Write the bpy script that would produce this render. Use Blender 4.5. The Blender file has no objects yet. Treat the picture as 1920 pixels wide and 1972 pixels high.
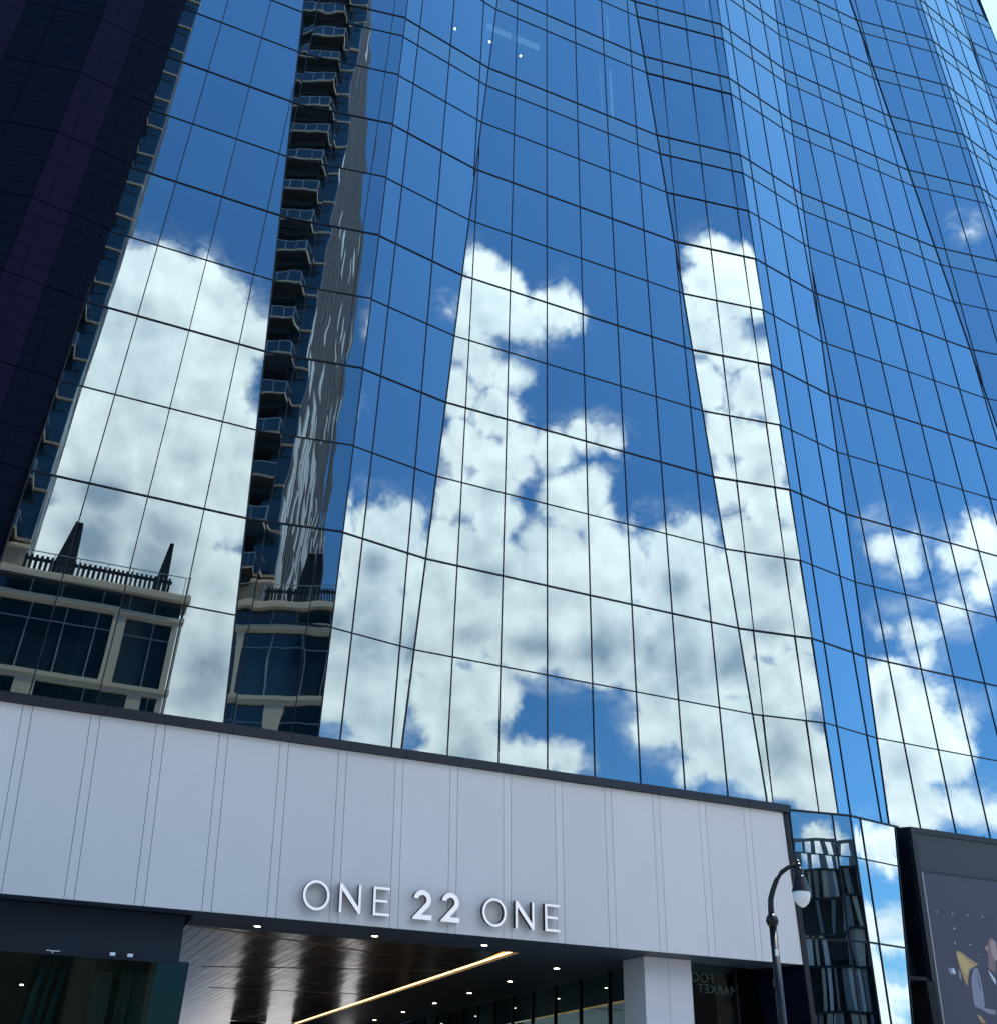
import bpy, bmesh, math, random
from mathutils import Vector, Matrix
R = math.radians
random.seed(7)
S = bpy.context.scene
COL = S.collection

# ------------------------------------------------------------------ camera
cam_d = bpy.data.cameras.new('camera')
cam = bpy.data.objects.new('camera', cam_d)
COL.objects.link(cam)
cam_d.sensor_fit = 'HORIZONTAL'
cam_d.sensor_width = 36.0
cam_d.lens = 36.0 * 1914.27 / 1920.0
cam_d.clip_end = 5000.0
EYE = 1.6
CAM_PITCH, CAM_ROLL = R(30.6296), R(-2.0891)
_c, _s, _cr, _sr = math.cos(CAM_PITCH), math.sin(CAM_PITCH), math.cos(CAM_ROLL), math.sin(CAM_ROLL)
_r0, _u0, _f = Vector((1, 0, 0)), Vector((0, -_s, _c)), Vector((0, _c, _s))
_x, _y = _r0 * _cr - _u0 * _sr, _r0 * _sr + _u0 * _cr
cam.matrix_world = Matrix(((_x.x, _y.x, -_f.x, 0), (_x.y, _y.y, -_f.y, 0), (_x.z, _y.z, -_f.z, EYE), (0, 0, 0, 1)))
S.camera = cam

# ------------------------------------------------------------------ exposure, sun
S.view_settings.view_transform = 'Standard'
S.view_settings.look = 'None'
S.view_settings.exposure = 1.3
S.view_settings.gamma = 1.0
SUN_AZ, SUN_EL = R(52), R(60)          # azimuth clockwise from +Y
sun_d = bpy.data.lights.new('sun', 'SUN')
sun_d.energy = 3.6
sun_d.angle = R(0.53)
sun_d.color = (1.0, 0.95, 0.87)
sun = bpy.data.objects.new('sun', sun_d)
COL.objects.link(sun)
_sd = Vector((math.sin(SUN_AZ) * math.cos(SUN_EL), math.cos(SUN_AZ) * math.cos(SUN_EL), math.sin(SUN_EL)))
sun.rotation_euler = (-_sd).to_track_quat('-Z', 'Y').to_euler()
sun.location = _sd * 200

# ------------------------------------------------------------------ sky: Nishita with cumulus clouds
# each cloud puff is a direction on the sky and an angular radius; holes are gaps of blue
BLOBS=[(0.217,-0.709,0.671,0.0274),(0.245,-0.696,0.675,0.0256),(0.279,-0.686,0.672,0.0284),(0.304,-0.693,0.654,0.0337),(0.336,-0.686,0.645,0.0244),(0.261,-0.727,0.635,0.0517),(0.326,-0.717,0.617,0.0438),(0.267,-0.766,0.584,0.0517),(0.331,-0.749,0.574,0.0583),(0.376,-0.734,0.565,0.0347),(0.276,-0.806,0.524,0.0514),(0.339,-0.789,0.512,0.0579),(0.388,-0.760,0.522,0.0396),(0.284,-0.843,0.457,0.0553),(0.354,-0.820,0.449,0.0574),(0.409,-0.797,0.445,0.0490),(0.418,-0.827,0.375,0.0576),(0.308,-0.877,0.370,0.0902),(0.360,-0.852,0.380,0.0701),(0.472,-0.503,0.724,0.0189),(0.501,-0.492,0.712,0.0211),(0.538,-0.474,0.697,0.0192),(0.503,-0.519,0.691,0.0228),(0.526,-0.505,0.684,0.0178),(0.477,-0.526,0.705,0.0176),(0.555,-0.459,0.694,0.0045),(0.502,-0.564,0.656,0.0113),(0.513,-0.585,0.628,0.0124),(0.529,-0.610,0.590,0.0156),(0.547,-0.633,0.547,0.0218),(0.566,-0.651,0.507,0.0286),(0.560,-0.588,0.584,0.0234),(0.582,-0.558,0.592,0.0234),(0.606,-0.537,0.588,0.0249),(0.619,-0.507,0.599,0.0196),(0.635,-0.493,0.595,0.0113),(0.593,-0.568,0.571,0.0208),(0.579,-0.599,0.553,0.0313),(0.548,-0.613,0.569,0.0156),(0.642,-0.527,0.557,0.0207),(0.635,-0.550,0.542,0.0249),(0.667,-0.522,0.532,0.0129),(0.684,-0.503,0.528,0.0051),(0.605,-0.630,0.488,0.0416),(0.648,-0.584,0.488,0.0441),(0.676,-0.538,0.503,0.0310),(0.696,-0.526,0.489,0.0360),(0.715,-0.484,0.504,0.0280),(0.730,-0.459,0.506,0.0228),(0.734,-0.488,0.472,0.0456),(0.764,-0.448,0.463,0.0399),(0.651,-0.622,0.435,0.0515),(0.704,-0.565,0.429,0.0511),(0.754,-0.508,0.417,0.0502),(0.783,-0.468,0.409,0.0494),(0.614,-0.659,0.434,0.0412),(0.578,-0.676,0.456,0.0310),(0.595,-0.691,0.409,0.0307),(0.629,-0.700,0.339,0.0251),(0.564,-0.751,0.345,0.0005),(0.615,-0.695,0.372,0.0406),(0.644,-0.686,0.340,0.0201),(0.769,-0.524,0.366,0.0396),(0.803,-0.498,0.327,0.0435),(0.791,-0.533,0.301,0.0169),(0.825,-0.481,0.298,0.0284),(0.684,-0.656,0.319,0.0140),(0.700,-0.644,0.310,0.0159),(0.716,-0.624,0.313,0.0129),(0.740,-0.534,0.410,0.0355),(0.769,-0.507,0.389,0.0305),(0.765,-0.547,0.339,0.0249),(0.787,-0.524,0.327,0.0249),(0.796,-0.495,0.348,0.0202),(0.471,-0.548,0.691,0.0118),(0.492,-0.537,0.685,0.0108),(0.516,-0.507,0.691,0.0115),(0.487,-0.562,0.669,0.0198),(0.520,-0.550,0.654,0.0246),(0.545,-0.535,0.646,0.0195),(0.512,-0.584,0.630,0.0225),(0.551,-0.563,0.617,0.0295),(0.540,-0.602,0.588,0.0250),(0.574,-0.583,0.575,0.0247),(0.557,-0.622,0.550,0.0226),(0.592,-0.605,0.533,0.0247),(0.592,-0.645,0.483,0.0273),(0.612,-0.622,0.488,0.0197),(0.599,-0.670,0.438,0.0198),(0.628,-0.642,0.439,0.0341),(0.647,-0.661,0.380,0.0336),(0.622,-0.683,0.383,0.0243),(0.650,-0.693,0.313,0.0424),(0.673,-0.681,0.289,0.0277),(0.819,-0.316,0.478,0.0150),(0.830,-0.297,0.472,0.0130),(0.850,-0.260,0.458,0.0135),(0.852,-0.237,0.466,0.0178),(0.862,-0.239,0.447,0.0177),(0.866,-0.259,0.429,0.0098),(0.864,-0.286,0.414,0.0072),(0.845,-0.342,0.412,0.0149),(0.855,-0.326,0.403,0.0184),(0.866,-0.323,0.382,0.0100),(0.859,-0.359,0.364,0.0207),(0.864,-0.365,0.346,0.0275),(0.877,-0.337,0.343,0.0248),(0.891,-0.318,0.325,0.0176),(0.880,-0.367,0.301,0.0336),(0.894,-0.335,0.298,0.0263),(0.891,-0.371,0.262,0.0307),(0.908,-0.331,0.258,0.0235),(0.916,-0.315,0.248,0.0168),(0.894,-0.323,0.310,0.0175),(0.637,-0.373,0.675,0.0004),(0.654,-0.727,0.212,0.0135),(0.667,-0.716,0.204,0.0112),(0.642,-0.737,0.212,0.0114),(0.972,-0.098,0.215,0.0098),(0.975,-0.083,0.207,0.0114),(0.978,-0.068,0.196,0.0130),(0.983,-0.107,0.146,0.0150),(0.985,-0.114,0.129,0.0170),(0.986,-0.086,0.146,0.0127),(0.988,-0.079,0.133,0.0125),(0.988,-0.109,0.109,0.0188),(0.992,-0.091,0.088,0.0163),(0.993,-0.104,0.064,0.0201),(0.991,-0.120,0.064,0.0162)]
HOLES=[(0.614,-0.598,0.515,0.0094)]
GREYS=[(0.704,-0.579,0.411,0.0408),(0.736,-0.532,0.419,0.0405),(0.767,-0.500,0.402,0.0424),(0.794,-0.466,0.390,0.0392),(0.622,-0.624,0.472,0.0260),(0.622,-0.667,0.411,0.0257),(0.678,-0.612,0.407,0.0358),(0.727,-0.567,0.387,0.0303),(0.588,-0.586,0.558,0.0234),(0.626,-0.670,0.400,0.0292),(0.645,-0.693,0.322,0.0332),(0.586,-0.624,0.517,0.0199),(0.535,-0.575,0.619,0.0198),(0.287,-0.828,0.481,0.0558),(0.350,-0.817,0.458,0.0574),(0.425,-0.821,0.381,0.0434),(0.311,-0.865,0.394,0.0549),(0.740,-0.513,0.435,0.0307),(0.753,-0.543,0.372,0.0201),(0.733,-0.493,0.468,0.0206),(0.886,-0.363,0.288,0.0222),(0.864,-0.358,0.355,0.0183),(0.886,-0.336,0.320,0.0178)]


W = bpy.data.worlds.new('World')
S.world = W
W.use_nodes = True
nt = W.node_tree
nt.nodes.clear()
N, LK = nt.nodes, nt.links
def nd(t, **k):
    n = N.new(t)
    for a, b in k.items(): setattr(n, a, b)
    return n
def mth(op, a, b=None, c=None, clamp=False):
    n = nd('ShaderNodeMath', operation=op, use_clamp=clamp)
    for i, v in enumerate((a, b, c)):
        if v is None: continue
        if isinstance(v, (int, float)): n.inputs[i].default_value = v
        else: LK.new(v, n.inputs[i])
    return n.outputs[0]
def vmth(op, a, b=None, out=0):
    n = nd('ShaderNodeVectorMath', operation=op)
    for i, v in enumerate((a, b)):
        if v is None: continue
        if isinstance(v, (tuple, list)): n.inputs[i].default_value = v
        else: LK.new(v, n.inputs[i])
    return n.outputs['Value'] if op in ('DISTANCE', 'DOT_PRODUCT', 'LENGTH') else n.outputs[0]
def noise(vec, scale, detail, rough=0.5, col=False, dist=0.0):
    n = nd('ShaderNodeTexNoise')
    LK.new(vec, n.inputs['Vector'])
    n.inputs['Scale'].default_value = scale
    n.inputs['Detail'].default_value = detail
    n.inputs['Roughness'].default_value = rough
    n.inputs['Distortion'].default_value = dist
    return n.outputs['Color'] if col else n.outputs['Fac']
def smooth(v, a, b, lo=0.0, hi=1.0):
    n = nd('ShaderNodeMapRange', interpolation_type='SMOOTHSTEP')
    LK.new(v, n.inputs[0])
    for i, x in zip((1, 2, 3, 4), (a, b, lo, hi)): n.inputs[i].default_value = x
    return n.outputs[0]
def mix(f, a, b):
    n = nd('ShaderNodeMix', data_type='RGBA')
    LK.new(f, n.inputs[0])
    for i, v in ((6, a), (7, b)):
        if isinstance(v, tuple): n.inputs[i].default_value = (*v, 1)
        else: LK.new(v, n.inputs[i])
    return n.outputs[2]
sky = nd('ShaderNodeTexSky', sky_type='NISHITA')
sky.sun_disc = False
sky.sun_elevation = SUN_EL
sky.sun_rotation = SUN_AZ
sky.air_density = 1.0
sky.dust_density = 0.6
sky.ozone_density = 2.2
dirv = vmth('NORMALIZE', nd('ShaderNodeTexCoord').outputs['Generated'])
def scaled(v, k):
    n = nd('ShaderNodeVectorMath', operation='SCALE'); LK.new(v, n.inputs[0]); n.inputs['Scale'].default_value = k
    return n.outputs[0]
def voro(vec, scale, detail=2.0, rough=0.5):
    n = nd('ShaderNodeTexVoronoi', feature='F1', normalize=True)
    LK.new(vec, n.inputs['Vector']); n.inputs['Scale'].default_value = scale
    n.inputs['Detail'].default_value = detail; n.inputs['Roughness'].default_value = rough
    return n.outputs['Distance']
def centred(v, c=0.5): return mth('SUBTRACT', v, c)
warp = vmth('SUBTRACT', noise(dirv, 6, 4, 0.55, col=True), (.5, .5, .5))
warp2 = vmth('SUBTRACT', noise(dirv, 34, 3, 0.6, col=True), (.5, .5, .5))
dw = vmth('ADD', vmth('ADD', dirv, scaled(warp, 0.050)), scaled(warp2, 0.010))
def cloud_field(v):
    fld = None
    for (x, y, z, r) in BLOBS:
        f = mth('SUBTRACT', r, vmth('DISTANCE', v, (x, y, z)))
        fld = f if fld is None else mth('MAXIMUM', fld, f)
    for (x, y, z, r) in HOLES:
        fld = mth('MINIMUM', fld, mth('SUBTRACT', vmth('DISTANCE', v, (x, y, z)), r))
    return fld
field = cloud_field(dw)
field_up = cloud_field(vmth('ADD', dw, (0, 0.004, 0.022)))
LIGHT = (0.003, 0.006, 0.013)
fb = centred(noise(dirv, 9, 13, 0.64))                         # ragged, wispy edges
fb_s = centred(noise(dirv, 9, 5, 0.58))
fb_l = centred(noise(vmth('ADD', dirv, LIGHT), 9, 5, 0.58))
pf = mth('SUBTRACT', 0.30, voro(dw, 17, 3.0, .6))              # rounded cauliflower heads
pf_s = mth('SUBTRACT', 0.30, voro(dw, 17, 1.2, .5))
pf_l = mth('SUBTRACT', 0.30, voro(vmth('ADD', dw, LIGHT), 17, 1.2, .5))
relief = mth('ADD', mth('MULTIPLY', mth('SUBTRACT', pf_s, pf_l), 0.8), mth('MULTIPLY', mth('SUBTRACT', fb_s, fb_l), 1.5))   # >0 on the sides that face the light
dens = mth('ADD', mth('ADD', field, 0.007), mth('ADD', mth('MULTIPLY', fb, 0.068), mth('MULTIPLY', pf, 0.040)))
veil = smooth(noise(vmth('MULTIPLY', dw, (1, 1, 2.2)), 8, 6, 0.65), 0.45, 0.68)
alpha = smooth(dens, -0.004, 0.013)
alpha = mth('MAXIMUM', alpha, mth('MULTIPLY', smooth(dens, -0.020, 0.010), mth('MULTIPLY', veil, 0.62)))
inner = smooth(dens, 0.004, 0.055)
gz = None
for (x, y, z, r) in GREYS:
    g = smooth(vmth('DISTANCE', dw, (x, y, z)), r * 1.5, r * 0.1)
    gz = g if gz is None else mth('MAXIMUM', gz, g)
under = smooth(mth('SUBTRACT', field_up, field), -0.010, 0.022)     # undersides: the cloud gets thicker upwards
broad = smooth(noise(dirv, 6.0, 7, 0.58), 0.36, 0.70)
greyf = mth('ADD', mth('MULTIPLY', under, 0.34), mth('MULTIPLY', broad, 0.14))
greyf = mth('MULTIPLY', mth('ADD', greyf, mth('MULTIPLY', gz, mth('ADD', 0.80, mth('MULTIPLY', fb_s, 0.5)))), inner)
greyf = mth('SUBTRACT', mth('ADD', greyf, 0.16), mth('MULTIPLY', relief, 1.3), clamp=True)
CLOUD_LIT, CLOUD_GREY = (1.42, 1.40, 1.31), (0.42, 0.52, 0.62)
ccol = mix(greyf, CLOUD_LIT, CLOUD_GREY)
tint = nd('ShaderNodeMix', data_type='RGBA', blend_type='MULTIPLY'); tint.inputs[0].default_value = 1
LK.new(sky.outputs[0], tint.inputs[6]); tint.inputs[7].default_value = (.50, .94, 1.20, 1)
bg_s = nd('ShaderNodeBackground'); LK.new(tint.outputs[2], bg_s.inputs[0]); bg_s.inputs[1].default_value = 0.114
bg_c = nd('ShaderNodeBackground'); LK.new(ccol, bg_c.inputs[0]); bg_c.inputs[1].default_value = 1.0
mx = nd('ShaderNodeMixShader'); LK.new(alpha, mx.inputs[0]); LK.new(bg_s.outputs[0], mx.inputs[1]); LK.new(bg_c.outputs[0], mx.inputs[2])
wo = nd('ShaderNodeOutputWorld'); LK.new(mx.outputs[0], wo.inputs[0])

# ------------------------------------------------------------------ materials
def mat(name, color, rough=0.6, metal=0.0, spec=0.5, noise_amt=0.0, noise_scale=2.0, bump=0.0, bump_scale=30.0, emit=None, estr=0.0, stretch=None):
    m = bpy.data.materials.new(name); m.use_nodes = True
    t = m.node_tree; b = t.nodes['Principled BSDF']
    b.inputs['Base Color'].default_value = (*color, 1)
    b.inputs['Roughness'].default_value = rough
    b.inputs['Metallic'].default_value = metal
    b.inputs['Specular IOR Level'].default_value = spec
    tc = t.nodes.new('ShaderNodeTexCoord'); vec = tc.outputs['Object']
    if stretch:
        mp = t.nodes.new('ShaderNodeMapping'); mp.inputs['Scale'].default_value = stretch
        t.links.new(vec, mp.inputs[0]); vec = mp.outputs[0]
    if noise_amt:
        n = t.nodes.new('ShaderNodeTexNoise'); n.inputs['Scale'].default_value = noise_scale; n.inputs['Detail'].default_value = 6
        t.links.new(vec, n.inputs[0])
        mx = t.nodes.new('ShaderNodeMix'); mx.data_type = 'RGBA'
        mx.inputs[6].default_value = (*[c * (1 - noise_amt) for c in color], 1)
        mx.inputs[7].default_value = (*[min(1, c * (1 + noise_amt)) for c in color], 1)
        t.links.new(n.outputs[0], mx.inputs[0]); t.links.new(mx.outputs[2], b.inputs['Base Color'])
        mr = t.nodes.new('ShaderNodeMapRange'); mr.inputs[3].default_value = max(0, rough - .08); mr.inputs[4].default_value = min(1, rough + .08)
        t.links.new(n.outputs[0], mr.inputs[0]); t.links.new(mr.outputs[0], b.inputs['Roughness'])
    if bump:
        n = t.nodes.new('ShaderNodeTexNoise'); n.inputs['Scale'].default_value = bump_scale; n.inputs['Detail'].default_value = 4
        t.links.new(vec, n.inputs[0])
        bp = t.nodes.new('ShaderNodeBump'); bp.inputs['Distance'].default_value = bump
        t.links.new(n.outputs[0], bp.inputs['Height']); t.links.new(bp.outputs[0], b.inputs['Normal'])
    if emit:
        b.inputs['Emission Color'].default_value = (*emit, 1); b.inputs['Emission Strength'].default_value = estr
    return m

def mirror_glass(name, tint=(.32, .40, .45), base=.47, wave=0.0009, wscale=0.55, trans=(.45, .72, .88), stretch=(1, 1, .35)):
    """coated facade glass: a strong tinted reflection, slight roller waves, and a dim view inside"""
    m = bpy.data.materials.new(name); m.use_nodes = True
    t = m.node_tree; t.nodes.clear()
    tc = t.nodes.new('ShaderNodeTexCoord')
    mp = t.nodes.new('ShaderNodeMapping'); mp.inputs['Scale'].default_value = stretch
    t.links.new(tc.outputs['Object'], mp.inputs[0])
    n = t.nodes.new('ShaderNodeTexNoise'); n.inputs['Scale'].default_value = wscale; n.inputs['Detail'].default_value = 1.0
    t.links.new(mp.outputs[0], n.inputs[0])
    bp = t.nodes.new('ShaderNodeBump'); bp.inputs['Distance'].default_value = wave; bp.inputs['Strength'].default_value = 1
    t.links.new(n.outputs[0], bp.inputs['Height'])
    g = t.nodes.new('ShaderNodeBsdfGlossy'); g.inputs['Roughness'].default_value = 0.0
    g.inputs['Color'].default_value = (*tint, 1); t.links.new(bp.outputs[0], g.inputs['Normal'])
    tr = t.nodes.new('ShaderNodeBsdfTransparent'); tr.inputs['Color'].default_value = (*trans, 1)
    lw = t.nodes.new('ShaderNodeLayerWeight'); lw.inputs['Blend'].default_value = .5
    mr = t.nodes.new('ShaderNodeMapRange'); mr.inputs[3].default_value = base; mr.inputs[4].default_value = 1.0; mr.inputs[2].default_value = .62
    t.links.new(lw.outputs['Facing'], mr.inputs[0])
    mx = t.nodes.new('ShaderNodeMixShader'); t.links.new(mr.outputs[0], mx.inputs[0])
    t.links.new(tr.outputs[0], mx.inputs[1]); t.links.new(g.outputs[0], mx.inputs[2])
    o = t.nodes.new('ShaderNodeOutputMaterial'); t.links.new(mx.outputs[0], o.inputs[0])
    return m

M = dict(
    glass=mirror_glass('facade glass', wave=.0014),
    glass_a=mirror_glass('facade glass light', tint=(.335, .42, .465), wave=.0014), glass_b=mirror_glass('facade glass deep', tint=(.30, .385, .44), wave=.0014),
    glass_spandrel=mirror_glass('spandrel glass', tint=(.345, .41, .43), base=.52, wave=.0014, trans=(.3, .5, .55)),
    glass_wavy=mirror_glass('wavy facade glass', wave=.0027, wscale=1.1, stretch=(1, 1, .45)),
    glass_low=mirror_glass('street level glass', wave=.008, wscale=.7, stretch=(1, 1, .3)),
    glass_dark=mirror_glass('dark lobby glass', tint=(.16, .25, .26), base=.06, wave=.001, trans=(.22, .32, .33)),
    glass_far=mat('hotel window glass', (.018, .042, .062), .06, .0, .9, noise_amt=.5, noise_scale=.25),
    mullion=mat('dark anodised aluminium', (.004, .004, .009), .5, .0, .25),
    core=mat('dim interior core', (.05, .06, .07), .9),
    slab=mat('floor slab edge', (.10, .11, .12), .9, noise_amt=.2),
    white_col=mat('white interior column', (.75, .77, .78), .6),
    pier=mat('dark plum metal panel', (.0085, .0060, .021), .7, .0, .07, noise_amt=.35, noise_scale=1.2),
    pier_black=mat('black metal panel', (.0028, .0042, .0125), .7, .0, .06, noise_amt=.3),
    fascia=mat('pale grey painted panel', (.73, .685, .675), .42, .0, .4, noise_amt=.03, noise_scale=.7, bump=.002, bump_scale=1.5),
    joint=mat('panel joint shadow gap', (.05, .055, .07), .8),
    ledge=mat('black flashing', (.010, .010, .016), .5, .2, noise_amt=.3, noise_scale=3),
    soffit=mat('charcoal soffit', (.075, .092, .118), .5, .0, .4, noise_amt=.08),
    slat=mat('bronze ceiling slat', (.50, .36, .27), .22, 1.0, noise_amt=.25, noise_scale=6, stretch=(.3, .3, 1)),
    bronze=mat('bronze trim', (.25, .17, .12), .4, 1.0),
    led=mat('warm light strip', (.8, .5, .2), .5, emit=(1, .58, .22), estr=2.2),
    lamp=mat('lit lamp', (1, .9, .7), .5, emit=(1, .85, .62), estr=14),
    added_glow_panel=mat('dim added glow panel', (.6, .6, .6), .6, emit=(.75, .95, .85), estr=.42),  # glow put in so the pale strips show through the glass
    lamp_far=mat('lit ceiling lamp', (1, .9, .7), .5, emit=(1, .85, .62), estr=16),
    letter=mat('faintly glowing white letter face', (.95, .90, .89), .35, .0, .5, emit=(1, .86, .82), estr=.12),  # faint warm glow added so the faces read brighter than the fascia
    letter_side=mat('dark letter return', (.02, .018, .03), .4, .3),
    column=mat('light stone column', (.68, .63, .645), .45, noise_amt=.04),
    kiosk=mat('dark blue grey metal', (.007, .013, .027), .5, .0, .25, noise_amt=.25, noise_scale=1.5),
    curtain=mat('grey green curtain', (.22, .26, .24), .9, noise_amt=.15, noise_scale=4),
    drape=mat('teal drape', (.05, .16, .18), .8),
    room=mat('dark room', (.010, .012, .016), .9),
    white_plastic=mat('white plastic', (.8, .8, .8), .4),
    iron=mat('black cast iron', (.012, .012, .014), .38, .4, noise_amt=.3, noise_scale=25, bump=.0008, bump_scale=60),
    globe=mat('frosted globe', (.80, .82, .80), .22, .0, .5),
    board=mat('charcoal board', (.040, .044, .058), .6, noise_amt=.1, noise_scale=.8),
    frame=mat('dark grey frame', (.03, .032, .042), .5, .3, noise_amt=.2),
    poster=mat('slate printed vinyl', (.052, .056, .088), .55, noise_amt=.10, noise_scale=.6),
    p_tan=mat('tan print', (.40, .27, .13), .6, noise_amt=.25, noise_scale=3),
    p_gold=mat('gold print', (.50, .38, .17), .6, noise_amt=.2, noise_scale=4),
    p_grey=mat('grey shirt print', (.22, .24, .32), .6, noise_amt=.25, noise_scale=9, stretch=(1, 1, .3)),
    p_slate=mat('slate vest print', (.045, .055, .085), .6, noise_amt=.2),
    p_skin=mat('skin print', (.22, .15, .15), .6, noise_amt=.3, noise_scale=6),
    p_skin2=mat('light skin print', (.36, .27, .26), .6, noise_amt=.2, noise_scale=6),
    p_white=mat('white print', (.55, .60, .68), .6),
    asphalt=mat('asphalt', (.05, .05, .052), .9, noise_amt=.25, noise_scale=3, bump=.004, bump_scale=90),
    paving=mat('concrete paving', (.36, .34, .31), .85, noise_amt=.12, noise_scale=1.5, bump=.002, bump_scale=40),
    kerb=mat('granite kerb', (.30, .29, .28), .8, noise_amt=.15, noise_scale=8),
    paint=mat('white road paint', (.75, .75, .72), .7, noise_amt=.1),
    beige=mat('beige precast', (.86, .66, .46), .8, noise_amt=.08, noise_scale=.8),
    taupe=mat('taupe precast', (.42, .33, .24), .8, noise_amt=.1, noise_scale=.8),
    shade=mat('shaded recess', (.030, .032, .034), .8),  # shade of the deep balconies put into a dark base colour
    steel=mat('dark steel', (.020, .024, .026), .5, .3),
    reflected_sign_glow=mat('dim glowing letters of the reflected sign', (.5, .55, .55), .5, emit=(.55, .72, .74), estr=.05),  # slight glow added so the mirrored letters show in the dark window
    office_w=mat('white office fin', (.85, .84, .80), .7),
    office_b=mat('buff office fin', (.62, .60, .46), .7, noise_amt=.08),
    office_g=mat('grey office fin', (.26, .27, .29), .7),
    rail=mat('pale frame metal', (.40, .42, .43), .4, .4),
    stripe_w=mat('white precast fin', (.55, .55, .52), .7, noise_amt=.05),
    stripe_g=mat('grey precast fin', (.034, .036, .04), .7, noise_amt=.1),
    stripe_b=mat('buff precast fin', (.40, .38, .29), .7, noise_amt=.1),
    stripe_d=mat('dark glazing', (.018, .02, .024), .25),
    brick=mat('red brown brick', (.12, .055, .04), .9, noise_amt=.2),
)

t_ = M['fascia'].node_tree; b_ = t_.nodes['Principled BSDF']                 # slight tone differences from panel to panel, faint rain streaks
src = b_.inputs['Base Color'].links[0].from_socket
gi = t_.nodes.new('ShaderNodeNewGeometry'); mr_ = t_.nodes.new('ShaderNodeMapRange'); mr_.inputs[3].default_value = .955; mr_.inputs[4].default_value = 1.02
t_.links.new(gi.outputs['Random Per Island'], mr_.inputs[0])
mp_ = t_.nodes.new('ShaderNodeMapping'); mp_.inputs['Scale'].default_value = (5, 5, .22); tc_ = t_.nodes.new('ShaderNodeTexCoord'); t_.links.new(tc_.outputs['Object'], mp_.inputs[0])
ns_ = t_.nodes.new('ShaderNodeTexNoise'); ns_.inputs['Scale'].default_value = 1.6; ns_.inputs['Detail'].default_value = 5; t_.links.new(mp_.outputs[0], ns_.inputs[0])
mr2 = t_.nodes.new('ShaderNodeMapRange'); mr2.inputs[1].default_value = .35; mr2.inputs[2].default_value = .75; mr2.inputs[3].default_value = 1.005; mr2.inputs[4].default_value = .985; t_.links.new(ns_.outputs[0], mr2.inputs[0])
mm_ = t_.nodes.new('ShaderNodeMath'); mm_.operation = 'MULTIPLY'; t_.links.new(mr_.outputs[0], mm_.inputs[0]); t_.links.new(mr2.outputs[0], mm_.inputs[1])
vs_ = t_.nodes.new('ShaderNodeVectorMath'); vs_.operation = 'SCALE'; t_.links.new(src, vs_.inputs[0]); t_.links.new(mm_.outputs[0], vs_.inputs['Scale']); t_.links.new(vs_.outputs[0], b_.inputs['Base Color'])

# ------------------------------------------------------------------ mesh helpers
class MB:
    def __init__(self): self.v, self.f = [], []
    def poly(self, pts):
        i = len(self.v); self.v += [tuple(p) for p in pts]; self.f.append(tuple(range(i, i + len(pts))))
    def hexa(self, a, b):                        # a, b: matching rings of points (bottom, top)
        n = len(a); i = len(self.v); self.v += [tuple(p) for p in a] + [tuple(p) for p in b]
        self.f.append(tuple(range(i + n - 1, i - 1, -1))); self.f.append(tuple(range(i + n, i + 2 * n)))
        for k in range(n):
            j = (k + 1) % n; self.f.append((i + k, i + j, i + n + j, i + n + k))
    def box(self, o, ax, ay, az):                # corner + three edge vectors
        o, ax, ay, az = map(Vector, (o, ax, ay, az))
        self.hexa([o, o + ax, o + ax + ay, o + ay], [o + az, o + ax + az, o + ax + ay + az, o + ay + az])
    def bar(self, p, q, side, w, out, d):        # bar from p to q, width w along side, from the plane out to d
        p, q, side, out = map(Vector, (p, q, side, out)); s = side * (w / 2)
        b = out * 0.03
        self.hexa([p - s - b, p + s - b, p + s + out * d, p - s + out * d], [q - s - b, q + s - b, q + s + out * d, q - s + out * d])
    def tube(self, pts, rads, n=12, cap=True):
        pts = [Vector(p) for p in pts]; rings = []
        for i, p in enumerate(pts):
            t = (pts[min(i + 1, len(pts) - 1)] - pts[max(i - 1, 0)]).normalized()
            a = Vector((0.12, 1, 0.03)) if abs(t.z) > .8 else Vector((0, 0, 1))
            x = t.cross(a).normalized(); y = t.cross(x)
            r = rads[i] if isinstance(rads, (list, tuple)) else rads
            b = len(self.v); rings.append(b)
            self.v += [tuple(p + x * (r * math.cos(2 * math.pi * k / n)) + y * (r * math.sin(2 * math.pi * k / n))) for k in range(n)]
        for b, c in zip(rings[:-1], rings[1:]):
            for k in range(n):
                j = (k + 1) % n; self.f.append((b + k, b + j, c + j, c + k))
        if cap:
            self.f.append(tuple(range(rings[0] + n - 1, rings[0] - 1, -1))); self.f.append(tuple(range(rings[-1], rings[-1] + n)))
    def build(self, name, m, parent=None, smooth=False, recalc=True, bevel=0.0):
        me = bpy.data.meshes.new(name); me.from_pydata(self.v, [], self.f)
        if recalc or bevel:
            bm = bmesh.new(); bm.from_mesh(me); bmesh.ops.recalc_face_normals(bm, faces=bm.faces); bm.to_mesh(me); bm.free()
        me.materials.append(m if not isinstance(m, str) else M[m])
        if smooth:
            for p in me.polygons: p.use_smooth = True
        o = bpy.data.objects.new(name, me); COL.objects.link(o)
        if parent is not None: attach(o, parent)
        if bevel:
            b = o.modifiers.new('bevel', 'BEVEL'); b.width = bevel; b.segments = 2; b.limit_method = 'ANGLE'
        return o
_world = {}
def attach(o, parent):
    o.parent = parent
    loc = _world.get(parent.name, Vector((0, 0, 0)))
    o.matrix_parent_inverse = Matrix.Translation(-loc)
def thing(name, label, cat, loc, group=None):
    o = bpy.data.objects.new(name, None); COL.objects.link(o); o.empty_display_size = .5
    o.location = loc; _world[o.name] = Vector(loc)
    o['label'] = label; o['category'] = cat
    if group: o['group'] = group
    return o
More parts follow.
